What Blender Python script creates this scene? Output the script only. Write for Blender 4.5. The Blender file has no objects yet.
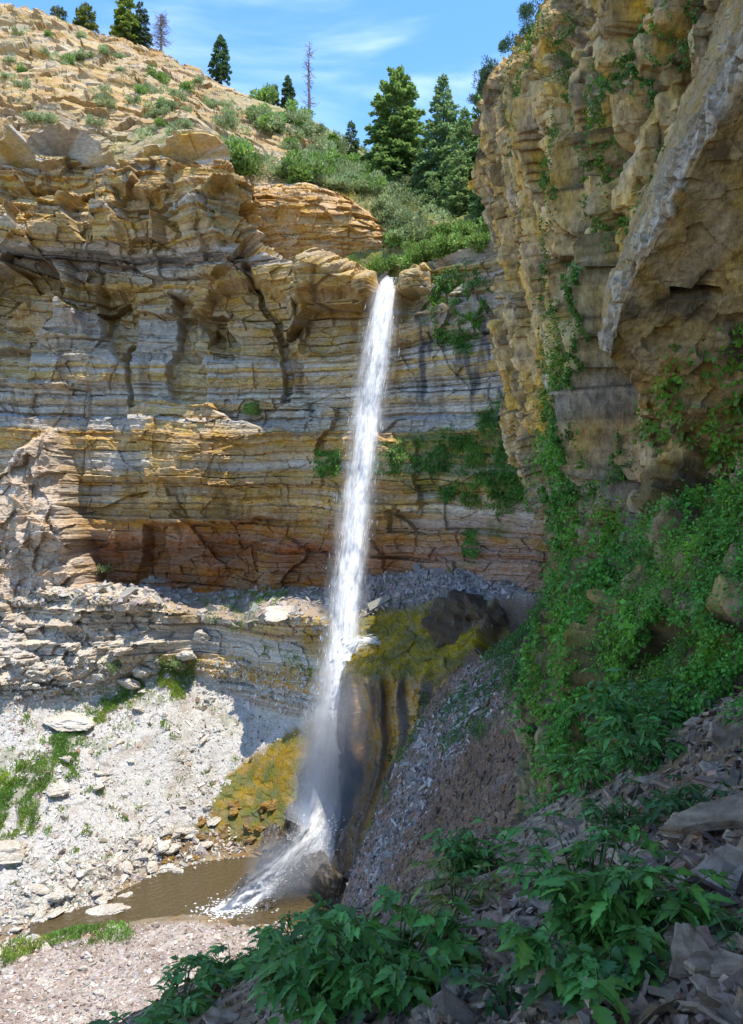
import bpy, math, random
import numpy as np
from mathutils import Vector, Matrix

scene = bpy.context.scene
col = scene.collection
rng = np.random.default_rng(7)
random.seed(7)

# ------------------------------------------------------------------ camera
F = 800.0                      # focal length in pixels of the 743 x 1024 frame
CAM = np.array([0.0, 0.0, 24.0])
cd = bpy.data.cameras.new("camera")
cd.sensor_fit = 'VERTICAL'; cd.sensor_height = 24.0; cd.lens = F / 1024 * 24.0
cd.clip_start = 0.05; cd.clip_end = 3000
cam = bpy.data.objects.new("camera", cd); col.objects.link(cam)
cam.location = CAM; cam.rotation_euler = (math.radians(90), 0, 0)
scene.camera = cam

def at(px, py, Y):
    """world point that lies Y metres ahead of the viewpoint in direction (px, py)"""
    px = np.asarray(px, float); py = np.asarray(py, float); Y = np.asarray(Y, float)
    return np.stack([(px - 371.5) / F * Y, Y + 0 * px, CAM[2] + (512 - py) / F * Y], -1)

def proj(P):
    y = np.maximum(P[..., 1], .3)
    return 371.5 + P[..., 0] / y * F, 512 - (P[..., 2] - CAM[2]) / y * F

# ------------------------------------------------------------------ noise
def h32(x):
    x = x.astype(np.uint32)
    x ^= x >> np.uint32(16); x *= np.uint32(0x7feb352d)
    x ^= x >> np.uint32(15); x *= np.uint32(0x846ca68b)
    x ^= x >> np.uint32(16)
    return x

def hsh(i, j=0, k=0, seed=0):
    i = np.asarray(i).astype(np.int64); j = np.asarray(j).astype(np.int64); k = np.asarray(k).astype(np.int64)
    v = (i * 73856093) ^ (j * 19349663) ^ (k * 83492791) ^ (seed * 2654435761)
    return h32(np.atleast_1d(v & 0xffffffff))

def rnd(i, j=0, k=0, seed=0):
    return hsh(i, j, k, seed).astype(np.float64) / 4294967295.0

def noise(p, seed=0):
    """gradient noise, about -1..1"""
    p = np.asarray(p, float)
    i = np.floor(p).astype(np.int64); f = p - i
    u = f * f * f * (f * (f * 6 - 15) + 10)
    r = 0
    for dx in (0, 1):
        for dy in (0, 1):
            for dz in (0, 1):
                h = hsh(i[..., 0] + dx, i[..., 1] + dy, i[..., 2] + dz, seed)
                gx = (h & np.uint32(1023)).astype(np.float64) / 511.5 - 1
                gy = ((h >> np.uint32(10)) & np.uint32(1023)).astype(np.float64) / 511.5 - 1
                gz = ((h >> np.uint32(20)) & np.uint32(1023)).astype(np.float64) / 511.5 - 1
                d = gx * (f[..., 0] - dx) + gy * (f[..., 1] - dy) + gz * (f[..., 2] - dz)
                w = (u[..., 0] if dx else 1 - u[..., 0]) * (u[..., 1] if dy else 1 - u[..., 1]) * (u[..., 2] if dz else 1 - u[..., 2])
                r = r + d * w
    return r * 1.35

def fbm(p, octaves=4, seed=0, gain=.5):
    p = np.asarray(p, float); a = 1.0; t = 0; s = 0
    for o in range(octaves):
        t = t + a * noise(p * 2.0 ** o + o * 7.3, seed + o); s += a; a *= gain
    return t / s

def facet(p, seed=0):
    """cells that each carry a tilted plane: broken, angular rock. Returns height and the cell's random value"""
    q = np.asarray(p, float) - .5
    b = np.floor(q).astype(np.int64)
    best = np.full(q.shape[:-1], 1e9); out = np.zeros(q.shape[:-1]); cid = np.zeros(q.shape[:-1]); sec = best.copy()
    for dx in (0, 1):
        for dy in (0, 1):
            for dz in (0, 1):
                c = b + np.array([dx, dy, dz])
                r1 = rnd(c[..., 0], c[..., 1], c[..., 2], seed); r2 = rnd(c[..., 0], c[..., 1], c[..., 2], seed + 1)
                r3 = rnd(c[..., 0], c[..., 1], c[..., 2], seed + 2); r4 = rnd(c[..., 0], c[..., 1], c[..., 2], seed + 3)
                ctr = c + np.stack([r1, r2, r3], -1) * .8 - .4
                v = q - ctr
                d = (v * v).sum(-1)
                m = d < best
                sec = np.where(m, best, np.minimum(sec, d))
                dirv = np.stack([r2 - .5, r3 - .5, r4 - .5], -1) * 2
                out = np.where(m, (v * dirv).sum(-1) + (r4 - .5) * .8, out)
                cid = np.where(m, r4, cid)
                best = np.where(m, d, best)
    return out, cid, np.sqrt(sec) - np.sqrt(best)

def sstep(a, b, x):
    t = np.clip((x - a) / (b - a + 1e-12), 0, 1)
    return t * t * (3 - 2 * t)

def strata(P, s, seed, tilt=0.0, levels=((2.6, 5., 1.0), (.95, 2.4, .5), (.36, 1.1, .22), (.15, .5, .09)), warp=.5):
    """bedded, jointed rock: blocks in irregular beds. Returns offset and per-level random values of bed and block"""
    zz = P[..., 2] + tilt * s + warp * fbm(P * .07, 3, seed) + .10 * noise(P * .5, seed + 5)
    off = 0; beds = []
    for L, (T, W, A) in enumerate(levels):
        t = zz / T + .33 * np.sin(zz / T * 2.1 + seed) + L * .37
        i = np.floor(t); f = t - i
        r = rnd(i, L, 0, seed)
        wj = W * (.6 + .9 * rnd(i, L, 3, seed))
        jj = s / wj + rnd(i, L, 4, seed) * 31 + .35 * noise(P / W, seed + 20 + L)
        j = np.floor(jj); g = jj - j
        blk = rnd(i, j, L, seed + 9)
        e = sstep(0, .10, np.minimum(f, 1 - f)) * (.6 + .4 * sstep(0, .03, np.minimum(g, 1 - g)))
        jk = rnd(i, j, L + 7, seed + 3)
        off = off + A * ((.5 * r + .5 * blk) - .5) - A * .22 * (1 - e) * (jk > .62)
        beds.append((r, blk, f))
    return off, beds

def pseg(px, py, pts):
    """distance in pixels-of-the-layout to a polyline"""
    best = np.full(px.shape, 1e9)
    for (x0, y0), (x1, y1) in zip(pts[:-1], pts[1:]):
        dx, dy = x1 - x0, y1 - y0
        t = np.clip(((px - x0) * dx + (py - y0) * dy) / (dx * dx + dy * dy), 0, 1)
        best = np.minimum(best, np.hypot(px - x0 - t * dx, py - y0 - t * dy))
    return best

def inpoly(px, py, pts, soft=4.0):
    """1 inside the outline, 0 outside, with a soft edge"""
    ins = np.zeros(px.shape, bool)
    n = len(pts)
    for k in range(n):
        x0, y0 = pts[k]; x1, y1 = pts[(k + 1) % n]
        c = ((y0 > py) != (y1 > py)) & (px < (x1 - x0) * (py - y0) / (y1 - y0 + 1e-9) + x0)
        ins ^= c
    d = pseg(px, py, list(pts) + [pts[0]])
    return sstep(-soft, soft, np.where(ins, d, -d))

def mix(a, b, t):
    t = np.asarray(t)[..., None]
    return np.asarray(a) * (1 - t) + np.asarray(b) * t

# ------------------------------------------------------------------ interpolation
def pchip(x, y, xi):
    x = np.asarray(x, float); y = np.asarray(y, float)
    h = np.diff(x); sh = (-1,) + (1,) * (y.ndim - 1)
    d = np.diff(y, axis=0) / h.reshape(sh)
    m = np.zeros_like(y)
    m[0] = d[0]; m[-1] = d[-1]
    if len(x) > 2:
        a, b = d[:-1], d[1:]
        ok = a * b > 0
        m[1:-1] = np.where(ok, 2 * a * b / np.where(ok, a + b, 1), 0)
    k = np.clip(np.searchsorted(x, xi, 'right') - 1, 0, len(x) - 2)
    t = ((xi - x[k]) / h[k]).reshape(sh); hk = h[k].reshape(sh)
    return ((2 * t**3 - 3 * t**2 + 1) * y[k] + (t**3 - 2 * t**2 + t) * hk * m[k]
            + (-2 * t**3 + 3 * t**2) * y[k + 1] + (t**3 - t**2) * hk * m[k + 1])

def loft(G, nu, nv, up=None, vp=None):
    """G: control net (rows, columns, 3) in world space -> dense grid, spread evenly as seen from the viewpoint"""
    G = np.asarray(G, float)
    x, y = proj(G)
    if up is None:
        d = np.hypot(np.diff(x, axis=1), np.diff(y, axis=1)).mean(0); up = np.concatenate([[0], np.cumsum(np.clip(d, 6, 140))])
    if vp is None:
        d = np.hypot(np.diff(x, axis=0), np.diff(y, axis=0)).mean(1); vp = np.concatenate([[0], np.cumsum(np.clip(d, 10, 160))])
    A = pchip(up, np.swapaxes(G, 0, 1), np.linspace(up[0], up[-1], nu))      # nu, R, 3
    return pchip(vp, np.swapaxes(A, 0, 1), np.linspace(vp[0], vp[-1], nv))   # nv, nu, 3

def gridnormals(P):
    du = np.gradient(P, axis=1); dv = np.gradient(P, axis=0)
    n = np.cross(du, dv)
    n /= np.linalg.norm(n, axis=-1, keepdims=True) + 1e-12
    return n

def smooth(A, k=6):
    for _ in range(k):
        B = np.pad(A, ((1, 1), (1, 1), (0, 0)), 'edge')
        A = (B[:-2, 1:-1] + B[2:, 1:-1] + B[1:-1, :-2] + B[1:-1, 2:] + 4 * A) / 8
    return A / (np.linalg.norm(A, axis=-1, keepdims=True) + 1e-12)

# ------------------------------------------------------------------ mesh makers
def raw_mesh(name, V, faces, n, cols=None, smoothed=False, alpha=None, vec=None):
    """faces: int array (m, n)"""
    V = np.asarray(V, np.float32).reshape(-1, 3); faces = np.asarray(faces, np.int32).reshape(-1, n)
    me = bpy.data.meshes.new(name)
    me.vertices.add(len(V)); me.vertices.foreach_set("co", V.ravel())
    me.loops.add(faces.size); me.loops.foreach_set("vertex_index", faces.ravel())
    me.polygons.add(len(faces)); me.polygons.foreach_set("loop_start", np.arange(len(faces), dtype=np.int32) * n)
    me.polygons.foreach_set("use_smooth", np.full(len(faces), smoothed, bool))
    if cols is not None:
        c = np.ones((len(V), 4), np.float32); c[:, :3] = np.clip(np.asarray(cols).reshape(-1, 3), 0, 1)
        if alpha is not None: c[:, 3] = np.asarray(alpha).ravel()
        a = me.attributes.new("col", 'FLOAT_COLOR', 'POINT'); a.data.foreach_set("color", c.ravel())
    if vec is not None:
        a = me.attributes.new("wet", 'FLOAT', 'POINT'); a.data.foreach_set("value", np.asarray(vec, np.float32).ravel())
    me.update(calc_edges=True); me.validate()
    return me

def grid_faces(nv, nu):
    i = np.arange((nv - 1) * (nu - 1)); r = i // (nu - 1); c = i % (nu - 1)
    a = r * nu + c
    return np.stack([a, a + 1, a + nu + 1, a + nu], -1)

def link(name, me, mat, parent=None, loc=None):
    o = bpy.data.objects.new(name, me); col.objects.link(o)
    if mat is not None and me is not None and len(me.materials) == 0: me.materials.append(mat)
    if parent is not None: o.parent = parent
    if loc is not None: o.location = [float(v) for v in loc]
    return o

def tag(o, label=None, cat=None, group=None, kind=None):
    if label: o["label"] = label
    if cat: o["category"] = cat
    if group: o["group"] = group
    if kind: o["kind"] = kind
    return o

def empty(name, loc):
    o = bpy.data.objects.new(name, None); col.objects.link(o)
    o.location = [float(v) for v in loc]; o.empty_display_size = .3
    return o

def copy_tree(o, parent=None):
    c = o.copy(); col.objects.link(c)
    if parent is not None: c.parent = parent
    for ch in list(o.children): copy_tree(ch, c)
    return c

def terrain(name, P, cols, mat, wet=None, flip=False, smoothed=False):
    nv, nu = P.shape[:2]
    f = grid_faces(nv, nu)
    if flip: f = f[:, ::-1]
    return link(name, raw_mesh(name, P, f, 4, cols, smoothed, vec=wet), mat)

# ------------------------------------------------------------------ materials
def new_mat(name):
    m = bpy.data.materials.new(name); m.use_nodes = True
    nt = m.node_tree; nt.nodes.clear()
    out = nt.nodes.new('ShaderNodeOutputMaterial')
    return m, nt, out

def N(nt, t, **kw):
    n = nt.nodes.new(t)
    for k, v in kw.items():
        if hasattr(n, k) and k not in n.inputs: setattr(n, k, v)
        else: n.inputs[k].default_value = v
    return n

def rock_mat(name, scale=4.0, bump=.06, var=.5, squash=1.0, rough=.9, wet_rough=.25):
    m, nt, out = new_mat(name); L = nt.links.new
    at_ = N(nt, 'ShaderNodeAttribute', attribute_name="col")
    wt = N(nt, 'ShaderNodeAttribute', attribute_name="wet")
    geo = N(nt, 'ShaderNodeNewGeometry')
    mp = N(nt, 'ShaderNodeMapping'); mp.inputs['Scale'].default_value = (1, 1, squash)
    L(geo.outputs['Position'], mp.inputs['Vector'])
    n1 = N(nt, 'ShaderNodeTexNoise'); n1.inputs['Scale'].default_value = scale; n1.inputs['Detail'].default_value = 8; n1.inputs['Roughness'].default_value = .68
    n2 = N(nt, 'ShaderNodeTexNoise'); n2.inputs['Scale'].default_value = scale * .23; n2.inputs['Detail'].default_value = 5
    L(mp.outputs[0], n1.inputs['Vector']); L(mp.outputs[0], n2.inputs['Vector'])
    r1 = N(nt, 'ShaderNodeMapRange'); r1.inputs['From Min'].default_value = .3; r1.inputs['From Max'].default_value = .7
    r1.inputs['To Min'].default_value = 1 - var; r1.inputs['To Max'].default_value = 1 + var * .8
    L(n1.outputs['Fac'], r1.inputs['Value'])
    hs = N(nt, 'ShaderNodeHueSaturation'); L(at_.outputs['Color'], hs.inputs['Color']); L(r1.outputs[0], hs.inputs['Value'])
    r2 = N(nt, 'ShaderNodeMapRange'); r2.inputs['From Min'].default_value = .35; r2.inputs['From Max'].default_value = .65
    r2.inputs['To Min'].default_value = .92; r2.inputs['To Max'].default_value = 1.28
    L(n2.outputs['Fac'], r2.inputs['Value']); L(r2.outputs[0], hs.inputs['Saturation'])
    b = N(nt, 'ShaderNodeBsdfPrincipled')
    L(hs.outputs[0], b.inputs['Base Color'])
    rr = N(nt, 'ShaderNodeMapRange'); rr.inputs['To Min'].default_value = rough; rr.inputs['To Max'].default_value = wet_rough
    L(wt.outputs['Fac'], rr.inputs['Value']); L(rr.outputs[0], b.inputs['Roughness'])
    b.inputs['Specular IOR Level'].default_value = .3
    bp = N(nt, 'ShaderNodeBump'); bp.inputs['Strength'].default_value = 1.0; bp.inputs['Distance'].default_value = bump
    L(n1.outputs['Fac'], bp.inputs['Height']); L(bp.outputs[0], b.inputs['Normal'])
    L(b.outputs[0], out.inputs['Surface'])
    return m

def leaf_mat(name, trans=.35, rough=.5):
    m, nt, out = new_mat(name); L = nt.links.new
    a = N(nt, 'ShaderNodeAttribute', attribute_name="col")
    b = N(nt, 'ShaderNodeBsdfPrincipled'); b.inputs['Roughness'].default_value = rough; b.inputs['Specular IOR Level'].default_value = .35
    t = N(nt, 'ShaderNodeBsdfTranslucent')
    hs = N(nt, 'ShaderNodeHueSaturation'); hs.inputs['Hue'].default_value = .485; hs.inputs['Value'].default_value = 1.5
    L(a.outputs['Color'], b.inputs['Base Color']); L(a.outputs['Color'], hs.inputs['Color']); L(hs.outputs[0], t.inputs['Color'])
    mx = N(nt, 'ShaderNodeMixShader'); mx.inputs[0].default_value = trans
    L(b.outputs[0], mx.inputs[1]); L(t.outputs[0], mx.inputs[2]); L(mx.outputs[0], out.inputs['Surface'])
    return m

def plain_mat(name, c, rough=.9, scale=6., var=.35):
    m, nt, out = new_mat(name); L = nt.links.new
    geo = N(nt, 'ShaderNodeTexCoord')
    n1 = N(nt, 'ShaderNodeTexNoise'); n1.inputs['Scale'].default_value = scale; n1.inputs['Detail'].default_value = 6
    L(geo.outputs['Object'], n1.inputs['Vector'])
    r = N(nt, 'ShaderNodeMapRange'); r.inputs['From Min'].default_value = .3; r.inputs['From Max'].default_value = .7
    r.inputs['To Min'].default_value = 1 - var; r.inputs['To Max'].default_value = 1 + var
    L(n1.outputs['Fac'], r.inputs['Value'])
    hs = N(nt, 'ShaderNodeHueSaturation'); hs.inputs['Color'].default_value = (*c, 1); L(r.outputs[0], hs.inputs['Value'])
    b = N(nt, 'ShaderNodeBsdfPrincipled'); b.inputs['Roughness'].default_value = rough
    L(hs.outputs[0], b.inputs['Base Color'])
    bp = N(nt, 'ShaderNodeBump'); bp.inputs['Distance'].default_value = .03; L(n1.outputs['Fac'], bp.inputs['Height']); L(bp.outputs[0], b.inputs['Normal'])
    L(b.outputs[0], out.inputs['Surface'])
    return m

M_cliff = rock_mat("cliff_rock", 3.0, .10, .42, 2.6)
M_near = rock_mat("near_rock", 7.0, .06, .5, 1.4)
M_wall = rock_mat("wall_rock", 5.0, .14, .6, .6)
M_soil = rock_mat("scree_soil", 8.0, .07, .42, 1.0)
M_fore = rock_mat("foreground_soil", 16.0, .03, .5, 1.0)
M_wet = rock_mat("wet_stone", 6.0, .06, .5, 1.0, .28, .2)
M_stone = rock_mat("loose_stone", 9.0, .03, .5, 1.6)
M_leaf = leaf_mat("leaf", .3, .5)
M_needle = leaf_mat("needles", .35, .7)
M_broad = leaf_mat("broad_leaf", .28, .42)
M_bark = plain_mat("bark", (.14, .10, .075))
M_dead = plain_mat("dead_wood", (.20, .16, .16))
M_stem = plain_mat("green_stem", (.07, .11, .03), .6, 20, .3)

# ------------------------------------------------------------------ colour helpers for rock
GREY = np.array([.36, .345, .325]); PALE = np.array([.47, .42, .345]); TAN = np.array([.48, .345, .165]); OCHRE = np.array([.45, .295, .13])
BROWN = np.array([.20, .125, .07]); RUST = np.array([.31, .115, .05]); DARK = np.array([.10, .075, .055]); WHITE = np.array([.56, .53, .48])
MOSS = np.array([.10, .12, .025]); GREEN = np.array([.045, .10, .02])

def bedcol(beds, P, warm, seed):
    """colour of each bed: greys, tans, ochres; WARM 0..1 leans it to ochre"""
    r1, b1, f1 = beds[1]; r2, b2, f2 = beds[2]
    r3 = beds[3][0] if len(beds) > 3 else r2
    t = np.clip(.50 * r1 + .30 * r2 + .14 * (b1 + b2) + .25 * (warm - .5) + .22 * fbm(P * .22, 3, seed + 40), 0, 1)
    c = mix(GREY, PALE, sstep(.12, .42, t))
    c = mix(c, TAN, sstep(.44, .64, t)); c = mix(c, OCHRE, sstep(.66, .92, t))
    c = mix(c, BROWN, .75 * sstep(.72, .93, r3) * (rnd(np.floor(r2 * 977), 1, 0, seed) > .35))
    return c * (.76 + .44 * r3)[..., None]
# ================================================================== BACK CLIFF
CX = [-240, -110, 0, 60, 110, 160, 205, 240, 290, 340, 390, 440, 490, 560]
rimy = [165, 160, 160, 148, 165, 158, 152, 232, 262, 278, 285, 266, 250, 245]
rimY = [63, 62, 61.5, 62, 62.5, 62, 60.5, 61, 60.5, 59, 57.5, 56, 54, 51]
capy = [238, 236, 232, 225, 222, 215, 222, 272, 292, 300, 310, 300, 290, 290]
r_f = np.array([.4, .4, .4, .4, .55, .75, 1, 1, 1, .9, .5, .15, 0, 0])
def crow(py, dY):
    return at(CX, py, np.array(rimY) + np.array(dY))
ones = np.ones(len(CX))
r_ = np.array([.9, .9, .9, .9, .95, 1, 1, 1, 1, .9, .5, .15, 0, 0])       # how far the wall is hollowed under its rim
netA = [crow(np.array(rimy) - 2, 5 * ones), crow(np.array(rimy) - 1, 1.6 * ones), crow(rimy, 0 * ones),
        crow(capy, -.3 * r_), crow(np.array(capy) + 45, 1.3 * r_), crow(np.maximum(np.array(capy) + 95, 345), 2.0 * r_),
        crow(410 * ones, 2.2 * r_), crow(480 * ones, 1.3 * r_ + 1.3 * r_f), crow(528 * ones, 3.2 * r_f + .2), crow(560 * ones, 5.0 * r_f + .8), crow(592 * ones, 5.0 * r_f + 1.0)]
A = loft(netA, 860, 500)
ax, ay = proj(A)
Nb = smooth(gridnormals(A), 30); Nb *= np.where(((CAM - A) * Nb).sum(-1, keepdims=True) < 0, -1, 1)
out_dir = Nb * np.array([.8, 1, .25]); out_dir /= np.linalg.norm(out_dir, axis=-1, keepdims=True)
s = A[..., 0] + .25 * A[..., 1]
off, beds = strata(A, s, 11, tilt=.035, levels=((3.4, 9., 1.5), (1.2, 4.2, 1.05), (.45, 3.4, .36), (.17, 1.6, .15)), warp=1.1)
fa, fid, fed = facet(np.stack([A[..., 0] / 1.6, A[..., 1] / 1.6, A[..., 2] / .9], -1) + .4 * fbm(A * .3, 2, 3)[..., None], 5)
fL, fLid, _ = facet(A / np.array([5.2, 5.2, 3.6]) + .5 * fbm(A * .2, 2, 30)[..., None], 6)
wx = ax + 5 * noise(A * .5, 90) + 2 * noise(A * 1.7, 91); wy = ay + 5 * noise(A * .5, 92) + 2 * noise(A * 1.7, 93)
right = sstep(395, 430, ax)
dY = 0; alc = 0
def rec(d, pts, soft=4): 
    global dY, alc
    if d > .85: alc = alc + inpoly(wx, wy, pts, soft)
    ys = [p[1] for p in pts]; y0, y1 = min(ys), max(ys)
    dY = dY + 1.55 * d * inpoly(wx, wy, pts, soft) * np.clip(1.1 - .8 * (wy - y0) / (y1 - y0), .15, 1.1)
rec(1.5, [(-20, 268), (50, 262), (62, 285), (55, 318), (28, 346), (-20, 335)], 4)
rec(1.0, [(-20, 348), (28, 350), (32, 382), (-20, 372)], 3)
rec(1.0, [(92, 284), (126, 290), (134, 330), (130, 372), (104, 340)], 3)
rec(.8, [(66, 262), (98, 270), (112, 330), (95, 345), (72, 300)], 4)
rec(1.5, [(166, 292), (184, 298), (182, 345), (204, 372), (200, 404), (168, 402), (172, 350)], 2.5)
rec(1.3, [(183, 318), (205, 288), (248, 274), (286, 298), (296, 338), (282, 362), (240, 352), (205, 340)], 4)
rec(.9, [(200, 318), (222, 330), (225, 352), (200, 345)], 2)
rec(1.1, [(296, 300), (345, 292), (372, 300), (378, 345), (300, 352)], 3)
rec(1.6, [(60, 205), (84, 190), (92, 190), (92, 240), (84, 242)], 2)
rec(.9, [(116, 190), (160, 196), (168, 250), (130, 252)], 4)
rec(1.0, [(0, 186), (56, 182), (60, 214), (30, 230), (-10, 224)], 4)
rec(1.2, [(148, 528), (166, 528), (172, 590), (140, 590)], 4)
rec(1.0, [(205, 206), (216, 190), (246, 226), (250, 250), (222, 246)], 3)
dY = dY + 1.3 * (1 - sstep(1.5, 5.5, pseg(wx, wy, [(243, 262), (258, 300), (276, 322), (287, 352), (288, 400)])))
dY = dY + .9 * (1 - sstep(1, 4, pseg(wx, wy, [(128, 345), (133, 405)])))
butt = inpoly(wx, wy, [(132, 408), (150, 402), (212, 404), (236, 424), (330, 436), (420, 440), (420, 515), (240, 522), (162, 524), (152, 470)], 2.5)
butt = butt * (1 - .75 * sstep(205, 330, ax))
dY = dY - 1.9 * butt
pil = inpoly(wx, wy, [(-60, 470), (0, 478), (14, 474), (30, 452), (62, 430), (72, 470), (82, 520), (108, 600), (-60, 600)], 7)
dY = dY - pil * (2.2 + 3.0 * np.clip((ay - 430) / 160, 0, 1))
left_low = sstep(520, 565, ay) * (1 - right)
vj = np.abs(((A[..., 0] + .6 * noise(A * .25, 77)) / 2.7) % 1 - .5) * 2
dep = (.6 + 2.6 * (1 - sstep(300, 380, ay))) * (fLid - .5) * (1 - pil) * (1 - .5 * right) + (.16 + .35 * (1 - sstep(290, 350, ay))) * (fid - .5) * (1 - pil) + (.35 + 1.4 * (1 - sstep(300, 380, ay))) * fL * (1 - pil) * (1 - .5 * right) + off * (1 - .8 * pil) * (1 - .35 * right) + fa * (.12 + .26 * (1 - sstep(290, 350, ay)) + .4 * pil) * (.7 + .6 * fbm(A * .15, 2, 8)) + pil * (.85 * facet(A / np.array([1.1, 1.1, 1.9]) + .5 * fbm(A * .5, 2, 62)[..., None], 63)[0] + .12 * facet(A / .5, 66)[0]) + 1.5 * fbm(A * .11, 3, 60) * (1 - .6 * right) + .10 * fbm(A * 2.2, 3, 61)
fade = sstep(0, 30, np.arange(A.shape[0]))[:, None]
notch = np.exp(-((ax - 388) / 13) ** 4) * (1 - sstep(320, 380, ay))
dep = dep * (1 - notch) - .5 * notch
P_A = A + out_dir * (dep * (.25 + .75 * fade))[..., None] + np.array([0, 1, 0]) * (dY * fade)[..., None]
# the colour of the rock itself
warm = .66 + .40 * (1 - sstep(210, 262, ay)) - .35 * inpoly(ax, ay, [(60, 235), (200, 235), (178, 405), (130, 470), (-20, 470), (-20, 380)], 25) + .30 * inpoly(ax, ay, [(180, 250), (400, 300), (400, 360), (190, 330)], 15) + .45 * butt + .25 * sstep(455, 520, ay) - .45 * right
cA = bedcol(beds, A, warm, 11)
cA = mix(cA, mix(np.array([.40, .26, .10]), np.array([.44, .35, .21]), sstep(-.3, .3, fbm(A * np.array([.8, .8, 1.6]), 4, 58))), .7 * np.clip(alc, 0, 1))
low = sstep(500, 545, ay + 12 * noise(A * .4, 33)) * (1 - pil)
cA = mix(cA, mix(RUST, BROWN, .4 + .8 * fbm(A * .5, 3, 44)), .85 * low * (1 - .3 * right))
stain = sstep(.1, .4, fbm(A * np.array([.9, .9, .13]), 4, 50))
cA = mix(cA, BROWN * .7, stain * .55 * (1 - pil))
ochst = sstep(.1, .5, fbm(A * np.array([.5, .5, .25]), 4, 55))
cA = mix(cA, OCHRE, ochst * .5 * (1 - right))
blk = sstep(-.02, .25, fbm(A * np.array([1.1, 1.1, .22]), 4, 57)) * sstep(395, 425, ax) * (1 - sstep(395, 440, ay)) * sstep(280, 330, ay + 60 * noise(A * .3, 2))
cA = mix(cA, np.array([.055, .055, .06]), blk * .85)
cA = mix(cA, np.array([.48, .385, .30]), .8 * pil)
wetA = np.clip(blk * .6 + sstep(330, 350, ax) * (1 - sstep(400, 440, ax)) * .5, 0, 1)
veg_band = sstep(-.12, .2, fbm(A * np.array([.4, .4, .9]), 3, 70) + .25 * (inpoly(ax, ay, [(376, 432), (440, 425), (540, 400), (545, 500), (440, 498), (376, 476)], 14) * 2 - 1.0))
cA = mix(cA, MOSS, .6 * veg_band * right)
o = terrain("cliff", P_A, cA, M_cliff, wetA); tag(o, kind="structure")

# ================================================================== HILLSIDE above the cliff
HX = [-260, -110, 0, 60, 120, 180, 240, 300, 360, 420, 480, 570]
rimY_h = np.interp(HX, CX, rimY); rimy_h = np.interp(HX, CX, rimy)
netB = [at(HX, rimy_h + 26, rimY_h + 3.0), at(HX, rimy_h - 1, rimY_h + 3.0),
        at(HX, [112, 110, 108, 108, 118, 120, 170, 188, 206, 222, 220, 220], [67, 67, 67, 68, 69, 68, 65.5, 65.5, 65, 63, 60, 58]),
        at(HX, [50, 55, 58, 62, 78, 95, 132, 155, 180, 206, 212, 212], [80, 80, 80, 81, 82, 81, 78, 77, 75, 69, 65, 64]),
        at(HX, [-40, -15, 8, 22, 44, 70, 96, 118, 152, 190, 204, 206], [95, 95, 95, 95, 96, 96, 94, 92, 86, 76, 71, 69]),
        at(HX, [-40, -15, 8, 22, 44, 70, 96, 118, 152, 190, 204, 206], [95, 95, 95, 95, 96, 96, 94, 92, 86, 76, 71, 69]) + np.array([0, 14, 1.0]),
        at(HX, [-40, -15, 8, 22, 44, 70, 96, 118, 152, 190, 204, 206], [95, 95, 95, 95, 96, 96, 94, 92, 86, 76, 71, 69]) + np.array([0, 60, -8])]
B = loft(netB, 620, 330, vp=[0, 30, 95, 150, 210, 222, 240])
bx, by = proj(B)
s = B[..., 0] - .35 * B[..., 1]
off, beds = strata(B, s, 23, tilt=.06, levels=((3.4, 5., 1.7), (1.2, 2.4, .8), (.45, 1.2, .3)), warp=1.8)
fb, fbid, _ = facet(B / np.array([1.9, 1.9, 1.3]) + .5 * fbm(B * .3, 2, 13)[..., None], 15)
rocky = sstep(-.05, .30, fbm(B * .075, 3, 31) + .55 * (1 - sstep(95, 165, by + .25 * bx - 20)) * (1 - sstep(230, 330, bx)) - .20 + .25 * inpoly(bx, by, [(-50, 70), (210, 105), (210, 160), (-50, 160)], 20) + .25 * inpoly(bx, by, [(150, 75), (330, 140), (300, 180), (180, 130)], 15))
rocky = rocky * (1 - .9 * sstep(330, 380, bx))
fadeB = (sstep(0, 40, np.arange(B.shape[0])) * (1 - .8 * sstep(270, 300, np.arange(B.shape[0]))))[:, None]
P_B = B + (np.array([-.1, -.85, .5]) * ((off * rocky * .85 + fb * rocky * .65 + .9 * fbm(B * .16, 4, 35) + .18 * fbm(B * 1.1, 3, 36)) * fadeB)[..., None])
cB = bedcol(beds, B, .75 + .3 * rocky, 23)
cB = mix(cB, mix(np.array([.36, .235, .12]), np.array([.41, .32, .20]), rnd(np.floor(fbid * 9999), 3, 0, 1)), .75)
soil = mix(np.array([.34, .25, .15]), np.array([.25, .22, .11]), .5 + fbm(B * .3, 3, 37))
cB = mix(soil, cB, rocky)
grs = sstep(-.12, .16, fbm(B * .35, 4, 38) + .35 * sstep(240, 360, bx) - .12) * (1 - .85 * rocky)
cB = mix(cB, np.array([.14, .15, .045]), grs * .9)
o = terrain("hillside", P_B, cB, M_cliff); tag(o, kind="structure")

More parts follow.
